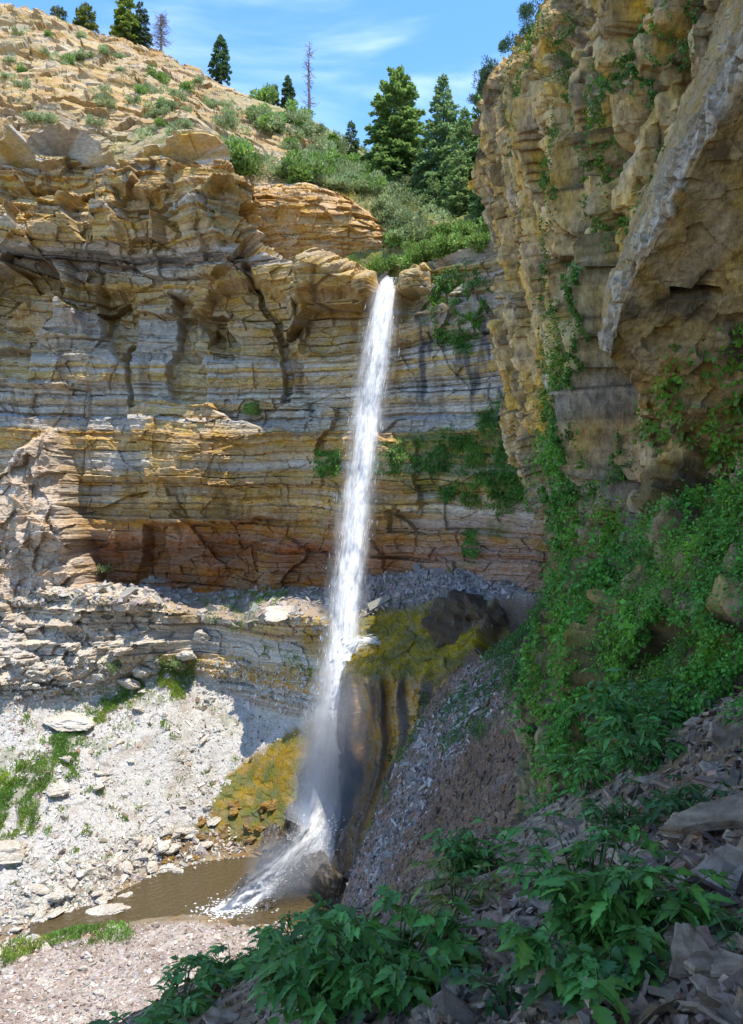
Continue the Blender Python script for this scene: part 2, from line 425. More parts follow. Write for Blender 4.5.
# ---- the small banded outcrop between hillside and lip
OX = [225, 240, 262, 300, 350, 385, 402]
netO = [at(OX, [196, 188, 182, 182, 200, 226, 240], [67, 66.5, 66.5, 66.5, 66, 65, 65]), at(OX, [200, 194, 189, 189, 206, 232, 245], [64, 63.5, 63.2, 63, 62.6, 62.3, 63]),
        at(OX, [222, 212, 208, 212, 226, 245, 252], [63.2, 62.4, 62, 61.8, 61.7, 61.8, 62.5]), at(OX, [240, 236, 240, 244, 250, 256, 258], [63.5, 62.8, 62.6, 62.4, 62.2, 62, 62.6]),
        at(OX, [268, 264, 270, 276, 276, 274, 270], [64, 63, 62.8, 62.6, 62.4, 62.2, 63])]
O = loft(netO, 240, 150)
off, beds = strata(O, O[..., 0] + .3 * O[..., 1], 37, tilt=.05, levels=((2.2, 5., .7), (.8, 2.6, .75), (.34, 1.3, .32), (.14, .6, .1)), warp=1.2)
fo, foid, _ = facet(O / np.array([1.4, 1.4, .7]), 16)
P_O = O + np.array([-.1, -1, .1]) * (off * 1.0 + .35 * fo + .6 * fbm(O * .3, 3, 4))[..., None]
cO = mix(bedcol(beds, O, .9, 37), np.array([.50, .31, .15]), .55)
o = terrain("rock_outcrop", P_O, cO, M_cliff); tag(o, kind="structure")

# ================================================================== BENCH, LOWER BAND, TALUS, CREEK BED, GRAVEL BANK
TX = [-240, -110, 0, 50, 100, 150, 168, 200, 240, 260, 300, 325, 350, 400, 450]
footY = np.interp(TX, [-240, 0, 50, 100, 150, 200, 250, 300, 350, 400, 440, 490], [63, 62, 62, 64, 65.5, 66, 66.5, 65.5, 63.5, 60, 57.5, 55.5])
edgey = np.array([588, 588, 588, 590, 592, 600, 610, 618, 624, 618, 616, 622, 640, 660, 660.])
edgeY = np.array([61, 60.5, 60.2, 60.2, 60.2, 60.2, 60.2, 62, 61.5, 59.5, 57.5, 56.6, 56, 55, 55.])
bfy = np.array([715, 712, 705, 700, 690, 668, 664, 676, 694, 706, 716, 722, 730, 740, 740.])
bfY = np.array([58.5, 57.5, 57.2, 58., 59.4, 61.2, 61.5, 62.5, 62.2, 61, 58.6, 57.2, 56, 55, 55.])
shy = np.array([950, 940, 925, 912, 896, 872, 866, 858, 852, 852, 856, 860, 870, 880, 880.])
shZ = np.array([.1, .15, .3, .45, .6, .8, .85, .95, 1.05, 1.05, 1.1, 1.2, 1.3, 1.5, 1.5])
def atZ(px, py, Z): return at(px, py, (CAM[2] - np.asarray(Z)) * F / (np.asarray(py) - 512.0))
foot = at(TX, 588 + 0 * footY, footY); edge = at(TX, edgey, edgeY); bf = at(TX, bfy, bfY); sh = atZ(TX, shy, shZ + .12)
mid = .5 * at(TX, .5 * (edgey + bfy), .5 * (edgeY + bfY)) + .5 * .5 * (edge + bf); mid[:, 1] += np.array([-.9, -.9, -.9, -.9, -.8, -.5, -.2, .3, .5, .5, .5, .5, .5, .5, .5])
ta = bf * .66 + sh * .34; tb = bf * .3 + sh * .7
ta[:, 2] += -.25; tb[:, 2] += -.55
nsy = np.array([975, 962, 948, 941, 933, 924, 922, 921, 924, 928, 935, 940, 945, 950, 950.])
ns = atZ(TX, nsy, shZ + .05); bed = .5 * (sh + ns); bed[:, 2] -= .5
g1 = at(TX, [1010, 1000, 990, 988, 985, 980, 978, 975, 972, 972, 972, 972, 972, 972, 972], [39, 39, 39.5, 39.5, 39.5, 39.5, 39.5, 39.5, 39.5, 39.5, 39.5, 39.5, 39.5, 39.5, 39.5])
g2 = at(TX, np.full(15, 1045.), np.full(15, 34.2)); g3 = g2 + np.array([0, -12, 2.5]); g4 = g3 + np.array([0, -25, 6.])
netC = [foot + np.array([0, 4, 1.5]), foot, edge * .8 + foot * .2 + np.array([0, 0, .25]), edge, mid, bf, ta, tb, sh, bed, ns, g1, g2, g3, g4]
vpC = np.cumsum([0, 8, 32, 20, 55, 50, 75, 75, 60, 30, 35, 55, 60, 60, 40])
Cc = loft(netC, 760, 640, vp=vpC)
cx, cy = proj(Cc)
vv = np.linspace(0, vpC[-1], 640)[:, None] + 0 * cx
Nc = smooth(gridnormals(Cc), 8); Nc *= np.where(Nc[..., 2:3] < 0, -1, 1) 
band = sstep(vpC[3] - 10, vpC[3] + 4, vv + 6 * noise(Cc * .5, 1)) * (1 - sstep(vpC[5] - 12, vpC[5] + 2, vv + 10 * noise(Cc * .4, 2)))
s = Cc[..., 0] + .3 * Cc[..., 1]
off, beds = strata(Cc, s, 41, tilt=.03, levels=((2.3, 6.5, 1.3), (.8, 3.2, .8), (.33, 1.8, .38), (.14, .8, .15)), warp=.9)
fc, fcid, fced = facet(Cc / np.array([1.5, 1.5, .9]) + .4 * fbm(Cc * .4, 2, 9)[..., None], 18)
fs, fsid, _ = facet(Cc / np.array([.7, .7, .4]), 19)
leftpart = 1 - sstep(150, 185, cx)
horiz = np.stack([Nc[..., 0] * .5, -np.abs(Nc[..., 1]) - .3, 0 * cx], -1); horiz /= np.linalg.norm(horiz, axis=-1, keepdims=True)
talus = sstep(vpC[5], vpC[5] + 12, vv) * (1 - sstep(vpC[8] - 4, vpC[8] + 4, vv))
shore = np.exp(-((vv - vpC[8] + 12) / 20) ** 2) + .6 * np.exp(-((vv - vpC[10]) / 8) ** 2)
bench = 1 - sstep(vpC[3] - 8, vpC[3], vv)
P_C = Cc + horiz * (band * (off * (.75 + .35 * leftpart) + fc * (.25 + .5 * leftpart) + fs * .2 * leftpart + leftpart * 1.6 * fbm(Cc * .22, 3, 71)))[..., None]
bank_r = sstep(vpC[10], vpC[10] + 6, vv)
under = sstep(vpC[8] - 6, vpC[8] + 6, vv) * (1 - sstep(vpC[10] - 6, vpC[10] + 6, vv))
relief = bank_r * .05 * fbm(Cc * 3.0, 3, 88) + (.35 * fbm(Cc * .25, 4, 72) + .13 * fbm(Cc * 1.2, 4, 73) + fs * .10 * talus + (fs * .22 + fc * .16) * shore) * (1 - band) * (1 - .8 * under)
relief = relief + bench * fc * .35 * leftpart * sstep(5, 12, vv)
P_C[..., 2] += relief
cC = bedcol(beds, Cc, .45, 41)
cC = mix(cC, mix(np.array([.50, .45, .38]), np.array([.42, .36, .29]), fcid), band * leftpart * .7)
dust = mix(np.array([.44, .415, .375]), np.array([.34, .30, .25]), sstep(-.1, .4, fbm(Cc * .7, 4, 74)))
cC = mix(cC, dust, talus)
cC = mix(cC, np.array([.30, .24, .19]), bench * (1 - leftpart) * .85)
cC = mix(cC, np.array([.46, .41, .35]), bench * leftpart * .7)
bank = sstep(vpC[10] - 4, vpC[10] + 6, vv)
gravel = mix(np.array([.23, .17, .135]), np.array([.42, .37, .33]), sstep(-.35, .35, fbm(Cc * .8, 6, 75, .75)))
cC = mix(cC, gravel, bank)
yel = inpoly(cx, cy, [(212, 800), (232, 768), (285, 735), (318, 718), (345, 720), (345, 865), (250, 852), (160, 858), (150, 838), (205, 822)], 12)
ycol = mix(np.array([.23, .15, .03]), np.array([.10, .105, .025]), sstep(-.35, .25, fbm(Cc * .9, 4, 76) + .004 * (cy - 800)))
ycol = mix(ycol, np.array([.15, .085, .04]), sstep(-.12, .15, fbm(Cc * 1.1, 3, 78) + .010 * (cy - 838) - .006 * (cx - 230)))
yel = sstep(.3, .75, yel + .5 * fbm(Cc * .8, 4, 80))
cC = mix(cC, ycol, yel)
wetb = np.clip(under + shore * .8 * (cx > 60) * sstep(-.2, .2, fbm(Cc * .7, 2, 81) + .2), 0, 1) * (1 - sstep(vpC[10], vpC[10] + 8, vv))
cC = mix(cC, np.array([.16, .105, .05]), .75 * wetb)
ltop = inpoly(cx, cy, [(296, 640), (330, 612), (345, 640), (345, 690), (318, 665)], 8)
cC = mix(cC, np.array([.30, .19, .03]), ltop * .7)
grs = sstep(.12, .25, fbm(Cc * .5, 3, 82) + .5 * inpoly(cx, cy, [(-60, 770), (60, 720), (150, 660), (215, 664), (120, 720), (50, 800), (-60, 840)], 22) + .3 * inpoly(cx, cy, [(30, 935), (130, 928), (135, 942), (0, 968)], 6) - .22) * (talus + bank)
grs = np.clip(grs, 0, 1)
cC = mix(cC, np.array([.16, .16, .08]), .55 * grs)
o = terrain("ground", P_C, cC, M_soil, np.clip(wetb + yel * .5, 0, 1)); tag(o, kind="structure")

# ---- creek
WX = [30, 80, 100, 150, 200, 240, 270, 350]
wZ = np.interp(WX, TX, shZ)
wsy = np.interp(WX, TX, shy) - 14; wny = np.interp(WX, TX, nsy) + 10
W0 = atZ(WX, wsy, wZ); W1 = atZ(WX, wny, wZ)
Wg = loft([W0, .5 * (W0 + W1), W1], 60, 24)
m, nt, out = new_mat("creek_water"); L = nt.links.new
b = N(nt, 'ShaderNodeBsdfPrincipled'); b.inputs['Base Color'].default_value = (.085, .06, .024, 1); b.inputs['Roughness'].default_value = .07; b.inputs['Specular IOR Level'].default_value = .5
b.inputs['Alpha'].default_value = .80
g = N(nt, 'ShaderNodeNewGeometry'); n1 = N(nt, 'ShaderNodeTexNoise'); n1.inputs['Scale'].default_value = 3.2; n1.inputs['Detail'].default_value = 4
bp = N(nt, 'ShaderNodeBump'); bp.inputs['Distance'].default_value = .16; bp.inputs['Strength'].default_value = 1
L(g.outputs['Position'], n1.inputs['Vector']); L(n1.outputs['Fac'], bp.inputs['Height']); L(bp.outputs[0], b.inputs['Normal']); L(b.outputs[0], out.inputs['Surface'])
o = link("creek_water", raw_mesh("creek_water", Wg, grid_faces(24, 60), 4, None, True), m); tag(o, kind="structure")

# ---- a wide sheet of ground below everything, out to the horizon
me = raw_mesh("terrain", [[-900, -900, -3], [900, -900, -3], [900, 900, -3], [-900, 900, -3]], [[0, 1, 2, 3]], 4, np.full((4, 3), .22))
tag(link("terrain", me, M_soil), kind="structure")

# ================================================================== MOSSY MOUND AND FLUTED CHUTE (right of the fall)
netD = [at([332, 358, 385, 415, 450, 490, 585], [578, 576, 574, 572, 570, 568, 566], [63, 61.5, 60, 58.5, 57, 56, 54]),
        at([332, 358, 385, 415, 450, 490, 585], [600, 596, 592, 588, 584, 580, 578], [60, 59, 58, 57, 56, 55, 53]),
        at([330, 355, 385, 415, 450, 490, 585], [628, 624, 616, 608, 602, 602, 610], [57.5, 57, 56.5, 56, 55, 53.5, 51]),
        at([330, 352, 380, 412, 448, 490, 585], [652, 648, 646, 646, 646, 640, 640], [56, 55.4, 54.8, 54, 53, 51, 48]),
        at([332, 352, 376, 400, 418, 450, 500], [668, 667, 669, 676, 688, 690, 680], [55.4, 54.2, 53.4, 52.8, 51.5, 49.5, 47]),
        at([338, 352, 372, 394, 408, 430, 480], [730, 730, 732, 738, 742, 745, 750], [55, 53.6, 52.8, 51.8, 50.4, 49, 46]),
        at([336, 348, 362, 378, 388, 405, 450], [800, 800, 800, 800, 800, 805, 820], [54.4, 53, 52, 50.8, 49.6, 48, 44]),
        at([318, 332, 345, 353, 358, 375, 420], [880, 880, 880, 880, 878, 880, 890], [52.5, 51, 49.6, 48.6, 47.4, 45, 42]),
        at([300, 315, 326, 333, 340, 355, 400], [935, 935, 935, 932, 930, 930, 930], [51, 49, 47, 45.5, 44.3, 43, 41])]
D = loft(netD, 280, 420)
dx, dy = proj(D)
Nd = smooth(gridnormals(D), 10); Nd *= np.where(((CAM - D) * Nd).sum(-1, keepdims=True) < 0, -1, 1)
uu = np.linspace(0, 1, 280)[None, :] + 0 * dx
chute = sstep(668, 690, dy + 6 * noise(D * .6, 3))
fd, fdid, _ = facet(D / np.array([1.5, 1.5, 1.0]), 25); fd2, fd2id, _ = facet(D / .6, 26)
ribp = uu * 40 + 4.5 * noise(D * np.array([.35, .35, .16]), 4) - .035 * (dy - 680)
flute = np.sin(ribp) + .6 * np.sin(ribp * 2.3 + 3 * noise(D * .2, 44))
ridge = np.exp(-((uu - (.665 + .02 * noise(D * .5, 14))) / .030) ** 2)
dep = (1 - chute) * (.16 * fd + .03 * fd2 + .5 * fbm(D * .3, 4, 6) + .22 * fbm(D * 1.3, 5, 66, .6)) + chute * (.30 * flute * (uu < .72) + .5 * fbm(D * .4, 4, 7) + .08 * fd2 + .9 * ridge)
dep = dep - 1.6 * inpoly(dx + 4 * noise(D * .8, 7), dy, [(478, 640), (500, 600), (540, 600), (520, 640), (490, 665)], 6)
P_D = D + Nd * dep[..., None]
cD = mix(np.array([.29, .205, .032]), np.array([.11, .10, .025]), sstep(-.35, .25, fbm(D * .6, 5, 8, .65)))
cD = mix(cD, np.array([.13, .085, .055]), sstep(0, .3, fbm(D * .35, 3, 9) + .004 * (dx - 430)))
cD = mix(cD, np.array([.26, .23, .21]), 1 - sstep(588, 612, dy + 12 * noise(D * .5, 10)))
rcol = mix(np.array([.40, .24, .09]), np.array([.105, .075, .05]), sstep(-.35, .35, flute + .6 * fbm(D * .7, 3, 12)))
rcol = mix(rcol, np.array([.34, .22, .12]), sstep(.0, .3, fbm(D * .25, 3, 15)) * .3)
rcol = mix(rcol, np.array([.46, .29, .10]), ridge * .8)
rcol = mix(rcol, np.array([.15, .11, .07]), sstep(.72, .78, uu))
rcol = mix(rcol, np.array([.17, .125, .085]), sstep(820, 880, dy) * (1 - ridge) * .7)
cD = mix(cD, rcol, chute)
o = terrain("rock_mound", P_D, cD, M_near, np.clip(.45 + .3 * chute + 0 * dx, 0, 1)); tag(o, kind="structure")

# ================================================================== SCREE SLOPE under the right wall
netE = [at([425, 445, 470, 495, 520, 560], [690, 676, 664, 650, 628, 590], [52, 49.5, 48.5, 47.5, 46.5, 45]),
        at([398, 415, 450, 480, 520, 575], [745, 728, 715, 700, 680, 640], [50, 46.5, 44, 42, 39.5, 36]),
        at([368, 381, 430, 480, 530, 600], [815, 800, 790, 775, 755, 700], [47.5, 44, 40, 36, 32, 27]),
        at([345, 356, 410, 480, 540, 620], [875, 862, 850, 830, 805, 745], [45.5, 42.5, 37, 31.5, 27, 21]),
        at([312, 330, 390, 460, 540, 640], [945, 925, 912, 895, 860, 780], [44, 41, 34.5, 29, 23, 17]),
        at([255, 285, 370, 450, 540, 650], [1000, 985, 985, 970, 930, 820], [42, 39, 31, 25, 19, 14]),
        at([220, 260, 350, 440, 540, 680], [1075, 1065, 1075, 1080, 1040, 900], [38, 36, 28, 21.5, 15, 11])]
netE = np.array(netE); netE[:, 0, 2] -= 4.0; netE[:, 0, 1] += 1.0
E = loft(netE, 420, 460)
ex, ey = proj(E)
fe, feid, _ = facet(E / .55, 28); fe2, fe2id, _ = facet(E / .22, 29)
P_E = E.copy()
P_E[..., 2] += .5 * fbm(E * .22, 4, 16) + .16 * fbm(E * 1.3, 3, 17) + .10 * fe + .05 * fe2
cE = mix(np.array([.16, .102, .066]), np.array([.235, .16, .115]), sstep(-.2, .4, fbm(E * .35, 4, 18)))
grey = inpoly(ex + 14 * noise(E * .4, 19), ey, [(415, 735), (480, 660), (515, 650), (500, 700), (450, 760), (405, 840), (380, 900), (340, 930), (360, 860)], 14)
cE = mix(cE, np.array([.24, .21, .195]), np.clip(grey * (.05 + .8 * rnd(np.floor(feid * 9999), 5, 0, 2)), 0, .7))
cE = cE * (.7 + .6 * rnd(np.floor(fe2id * 9999), 1, 0, 3))[..., None]
rim_o = np.exp(-(((np.linspace(0, 1, 420)[None, :] - .075) / .028) ** 2)) * sstep(690, 790, ey)
cE = mix(cE, np.array([.36, .22, .085]), rim_o * .75)
o = terrain("scree_slope", P_E, cE, M_near); tag(o, kind="structure")
# ================================================================== RIGHT WALL
def wall_x(Y, Z):
    base = 3.3 + .10 * Y
    t = sstep(18, 48, Y)
    far = np.interp(Z, [10, 18, 21.2, 24.7, 30.4, 39.6, 43, 46.6, 47.4, 48.8, 53.4, 60], [3.2, 2.6, 2.4, 1.6, -.15, -.6, -1.1, -1.7, -1.6, -.4, 1.1, 2.2])
    near = np.interp(Z, [16, 19.5, 22, 25, 29, 34, 44, 60], [-1.2, -.9, -.2, .35, .35, .2, -.2, -.8])
    near = near + 4.2 * sstep(20.5, 29.0, Z) * (1 - sstep(13, 20, Y))
    e = (Z - 24) / np.maximum(Y, 1)
    return base + t * far + (1 - t) * near + 1.9 * sstep(.50, .66, e) * sstep(16, 28, Y) + .25 * sstep(10, 20, Y) + .55 * sstep(26, 40, Y) + 1.0 * (1 - sstep(21, 27, Z)) * sstep(17, 27, Y)
def wall_foot(Y): return np.interp(Y, [0, 6, 9, 13, 17, 22, 28, 36, 46, 56], [19.5, 19.5, 19.8, 18.5, 15.5, 14.5, 13.5, 13.5, 14, 16])
Yc = [51.2]
while Yc[-1] > 3.4: Yc.append(Yc[-1] - min(.17, Yc[-1] ** 2 * 5.2e-4))
Yc = np.array(Yc)
nvF = 760
th0 = np.arctan2(wall_foot(Yc) - 24, Yc); th1 = np.arctan2(np.interp(Yc, [3, 14, 26], [70, 66, 55]) - 24, Yc)
tt = np.linspace(0, 1, nvF)[:, None]
th = th0[None] * (1 - tt) + th1[None] * tt
Zg = 24 + Yc[None] * np.tan(th); Yg = Yc[None] + 0 * Zg
Fw = np.stack([wall_x(Yg, Zg), Yg, Zg], -1)
# turn the far end round the corner so that the nose is solid
ext = []
for dxx, dyy in ((14, 3.0), (6, 2.2), (2.2, 1.4), (.7, .6)):
    e = Fw[:, :1].copy(); e[..., 0] += dxx; e[..., 1] += dyy; ext.append(e)
e0 = np.concatenate(ext + [Fw[:, :1]], 1)
E0 = pchip(np.arange(5.), np.swapaxes(e0, 0, 1), np.linspace(0, 4, 61))[:-1]
Fw = np.concatenate([np.swapaxes(E0, 0, 1), Fw], 1)
e1 = []
for yy in (1.5, -3, -12, -30):
    e = Fw[:, -1:].copy(); e[..., 1] = yy; e[..., 0] += .2; e1.append(e)
Fw = np.concatenate([Fw] + e1, 1)
# and the rim back over the top
top = []
for dxx, dz in ((.8, .3), (2.5, .6), (7, 1.0), (22, 3.0)):
    t_ = Fw[-1:].copy(); t_[..., 0] += dxx; t_[..., 2] += dz; top.append(t_)
Fw = np.concatenate([Fw] + top, 0)
fx, fy = proj(Fw)
Nf = smooth(gridnormals(Fw), 14); Nf *= np.where(Nf[..., 0:1] > 0, -1, 1) 
Nf[:, :60] = smooth(gridnormals(Fw), 14)[:, :60]; sgn = np.sign((Nf[:, 30:60] * np.array([-1., .3, 0])).sum(-1).mean()); Nf[:, :60] *= sgn
Yf = Fw[..., 1]; Zf = Fw[..., 2]
sc = np.clip(Yf / 24, .35, 1.6)[..., None]
wv = .18 * fbm(Fw * .25, 3, 101)[..., None]
f1, f1id, f1e = facet(Fw / np.array([1.7, 2.2, 6.0]) + wv, 102)
f2, f2id, f2e = facet(Fw / np.array([.7, .9, 2.4]) + wv, 106)
f3, f3id, f3e = facet(Fw / np.array([.25, .3, .55]) + wv, 110)
offF, bedsF = strata(Fw, Fw[..., 1], 51, tilt=.0, levels=((2.4, 3.4, 1.0), (.8, 1.6, .5), (.3, .8, .2), (.11, .35, .07)), warp=1.2)
strt = sstep(340, 400, fy + 25 * noise(Fw * .3, 113)) * (1 - sstep(560, 640, fx))
vert_crack = np.exp(-((fx - (566 + 3 * noise(Fw * .3, 114) - .004 * (fy - 150))) / 4.5) ** 2) * (fy < 330) + .7 * np.exp(-((fx - (596 + 3 * noise(Fw * .3, 115))) / 3.) ** 2) * (fy < 420) + .6 * np.exp(-((fx - 640 - .35 * (60 - fy) + 4 * noise(Fw * .4, 116)) / 7) ** 2) * (fy < 240)
nearf = 1 - sstep(7, 16, Yf)
depF = .85 * f1 + 1.3 * (f1id - .5) + .34 * f2 + .75 * (f2id - .5) + .10 * f3 + .24 * (f3id - .5) + .36 * offF * strt + .55 * fbm(Fw * .16, 3, 117) + .08 * fbm(Fw * .9, 4, 118) - 2.0 * vert_crack + .03 * fbm(Fw * 4.5, 3, 119) * 2
depF = depF - .16 * (1 - sstep(0, .10, f2e)) - .25 * (1 - sstep(0, .07, f1e))
depF = depF * np.interp(Yf, [3, 8, 16, 60], [.28, .36, .8, 1.0])
P_F = Fw + Nf * depF[..., None]
cF = mix(np.array([.56, .35, .125]), np.array([.60, .45, .23]), f1id)
cF = mix(cF, np.array([.40, .245, .09]), sstep(.5, .9, f2id) * .6)
cF = mix(cF, bedcol(bedsF, Fw, .6, 51), .12 + .5 * strt)
cF = mix(cF, np.array([.33, .315, .32]), sstep(.1, .35, fbm(Fw * np.array([.25, .25, .18]), 3, 120)) * .5)
cF = mix(cF, np.array([.56, .34, .11]), sstep(.12, .4, fbm(Fw * .22, 3, 121)) * .6)
cF = mix(cF, np.array([.09, .06, .035]), np.clip(vert_crack, 0, 1) * .75)
dstain = sstep(.06, .34, fbm(Fw * np.array([.9, .9, .07]), 4, 122))
cF = mix(cF, np.array([.10, .07, .04]), dstain * .8)
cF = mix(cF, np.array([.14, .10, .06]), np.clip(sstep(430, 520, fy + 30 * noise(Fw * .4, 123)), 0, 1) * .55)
slabw = inpoly(fx, fy, [(632, 480), (690, 460), (700, 492), (660, 520), (625, 525)], 5)
cF = mix(cF, mix(np.array([.26, .175, .05]), np.array([.13, .09, .03]), .5 + .8 * noise(Fw * np.array([3, 3, .3]), 124)), slabw * .9)
mossF = sstep(.0, .3, fbm(Fw * .5, 4, 125) + .5 * sstep(480, 600, fy) - .35)
cF = mix(cF, MOSS, mossF * .55)
cF = mix(cF, np.array([.07, .048, .03]), .8 * np.maximum(1 - sstep(0, .07, f2e), 1 - sstep(0, .05, f1e)) * sstep(-.3, .2, fbm(Fw * .5, 2, 128)))
cF = cF * ((.70 + .5 * f3id) * (.75 + .5 * f2id))[..., None]
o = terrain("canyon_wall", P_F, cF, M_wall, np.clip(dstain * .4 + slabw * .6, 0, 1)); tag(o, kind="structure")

# ---- overhanging block with a pale rough edge, close on the right
netG = [at([735, 716, 682, 652, 628, 610, 600], [-60, 30, 110, 175, 235, 290, 345], [16, 16, 17, 17.5, 18, 18.5, 19]),
        at([770, 742, 694, 660, 634, 614, 604], [-60, 38, 128, 195, 245, 298, 350], [11, 11.6, 12.4, 13, 13.6, 14.2, 14.6]),
        at([798, 764, 712, 675, 645, 623, 610], [-60, 45, 130, 205, 255, 305, 352], [10.4, 11.0, 11.8, 12.5, 13.1, 13.8, 14.4]),
        at([815, 780, 728, 688, 658, 632, 614], [0, 90, 170, 240, 285, 325, 362], [10.8, 11.4, 12.2, 12.9, 13.5, 14.1, 14.7]),
        at([850, 800, 760, 722, 690, 655, 622], [60, 160, 235, 285, 315, 345, 372], [11.0, 11.8, 12.6, 13.3, 13.9, 14.4, 14.9]),
        at([900, 850, 800, 760, 715, 665, 632], [160, 240, 300, 335, 358, 372, 385], [11.4, 12.2, 13, 13.7, 14.3, 14.8, 15.2]),
        at([960, 900, 850, 790, 730, 675, 640], [260, 320, 360, 385, 395, 398, 396], [12.2, 13, 13.8, 14.2, 14.6, 15, 15.6]),
        at([990, 940, 890, 830, 760, 695, 650], [360, 400, 430, 450, 455, 445, 430], [12.8, 13.4, 14.2, 14.8, 15.6, 16.6, 18]),
        at([1020, 980, 930, 860, 790, 720, 660], [480, 500, 510, 515, 510, 495, 470], [15.5, 16, 17, 18, 19, 20, 22])]
netG = [netG[0], netG[1] * .9 + netG[0] * .1, netG[1], netG[2], netG[2] * .9 + netG[3] * .1] + netG[3:]
vpG = np.array([0, 24, 28, 56, 60, 100, 150, 200, 245, 290, 330.])
Gk = loft(netG, 300, 330, vp=vpG)
gx, gy = proj(Gk)
Ng = smooth(gridnormals(Gk), 10); Ng *= np.where(((CAM - Gk) * Ng).sum(-1, keepdims=True) < 0, -1, 1)
vk = np.linspace(0, 1, 330)[:, None] + 0 * gx
wk = vk * 330 + 9 * noise(Gk * 1.3, 139) + 6 * noise(Gk * 4, 144); edgeb = sstep(25, 28, wk) * (1 - sstep(55, 58, wk))
g1_, g1id, _ = facet(Gk / np.array([.5, .5, .35]), 131); g2_, g2id, g2ed = facet(Gk / np.array([.16, .16, .3]), 132)
crk = inpoly(gx + 5 * noise(Gk * 1.5, 133), gy + 4 * noise(Gk * 1.5, 136), [(668, 290), (720, 288), (722, 297), (672, 300)], 2.5)
P_G = Gk + Ng * ((.07 * g1_ + .22 * (g1id - .5) * sstep(.3, .6, vk) + .16 * (g1id - .5) * edgeb + .12 * (g2id - .5) * edgeb + .05 * g2_ * (.25 + .75 * edgeb) + .25 * fbm(Gk * .5, 4, 134) + .06 * fbm(Gk * 3, 4, 135) + .5 * sstep(.72, 1, vk) * g1_ - .35 * crk) * (1 - .2 * edgeb))[..., None]
cG = mix(np.array([.30, .20, .09]), np.array([.40, .29, .15]), sstep(-.3, .4, fbm(Gk * .6, 4, 137)))
cG = mix(cG, np.array([.30, .25, .19]), sstep(.05, .4, fbm(Gk * .45, 3, 140)) * .7)
cG = mix(cG, mix(np.array([.42, .36, .29]), np.array([.24, .18, .12]), sstep(-.15, .2, fbm(np.stack([wk / 5, gy / 40, 0 * gx], -1), 4, 138))), edgeb * .85 * (.35 + .65 * sstep(-.3, .1, fbm(Gk * .9, 3, 143))))
cG = mix(cG, np.array([.06, .045, .03]), .8 * sstep(.1, .35, fbm(Gk * np.array([1.2, 1.2, .5]), 4, 141)) * (1 - edgeb))
cG = mix(cG, np.array([.20, .16, .10]), .6 * sstep(.8, .95, vk))
o = terrain("overhang", P_G, cG, M_near); tag(o, kind="structure")

# ================================================================== FOREGROUND SHOULDER
netS = [[(-9, -4, 17.5), (-5, -4, 19.5), (-2, -4, 21.4), (0, -4, 22.6), (2, -4, 23.2), (5, -4, 24.5), (9, -4, 27)],
        [(-7, 1, 17.2), (-4, 1, 19.3), (-1.4, 1, 21.4), (0, 1, 22.2), (1.2, 1, 22.5), (3.4, 1, 23.2), (6, 1, 26)]]
netS += [at([-320, 20, 140, 300, 450, 600, 743, 900, 1200], [1180, 1090, 1040, 1030, 1024, 1024, 1024, 1024, 1024], [5.6, 6.4, 6.2, 4.9, 3.8, 3.0, 2.6, 2.4, 2.3])]
n7 = lambda r: pchip(np.linspace(0, 1, len(r)), np.array(r, float), np.linspace(0, 1, 9))
netS[0] = n7(netS[0]); netS[1] = n7(netS[1])
SX = [0, 100, 200, 330, 460, 580, 690, 780, 960]
netS += [at(SX, [1110, 1060, 1000, 955, 905, 890, 880, 860, 840], [7.6, 7.8, 7.6, 7.0, 6.2, 5.2, 4.6, 4.4, 4.0]),
         at(SX, [1090, 1040, 985, 935, 875, 830, 790, 765, 745], [9.5, 9.6, 9.6, 9.3, 8.6, 8.0, 7.2, 6.4, 5.4]),
         at(SX, [1090, 1035, 980, 925, 858, 790, 722, 685, 650], [11, 11.2, 11.3, 11.3, 11, 10.6, 10.0, 9.0, 8.0]),
         at(SX, [1190, 1130, 1065, 1000, 915, 840, 752, 690, 650], [13.5, 13.5, 13.6, 13.7, 13.5, 13.0, 12.5, 11.6, 10.6]),
         at(SX, [1500, 1450, 1350, 1250, 1120, 1000, 860, 790, 760], [15, 15, 15, 15.2, 15.2, 15, 14.6, 14, 13])]
S = loft(netS, 460, 420, up=[0, 90, 180, 290, 400, 510, 620, 700, 760], vp=[0, 30, 80, 190, 290, 350, 390, 410])
sx, sy = proj(S)
q1, q1id, _ = facet(S / np.array([.30, .30, .16]), 151); q2, q2id, _ = facet(S / .10, 152)
P_S = S.copy()
pile = inpoly(sx, sy, [(655, 800), (670, 700), (743, 640), (900, 640), (900, 800)], 20)
P_S[..., 2] += .22 * fbm(S * .5, 4, 153) + .045 * q1 + .012 * q2 + .02 * fbm(S * 5, 2, 154)
cS = mix(np.array([.19, .125, .075]), np.array([.30, .22, .15]), sstep(-.2, .4, fbm(S * .8, 4, 155)))
cS = cS * (.65 + .7 * q2id)[..., None]
o = terrain("foreground_slope", P_S, cS, M_fore); tag(o, kind="structure")
GRID = dict(A=P_A, B=P_B, C=P_C, D=P_D, E=P_E, F=P_F, S=P_S, O=P_O, G=P_G)

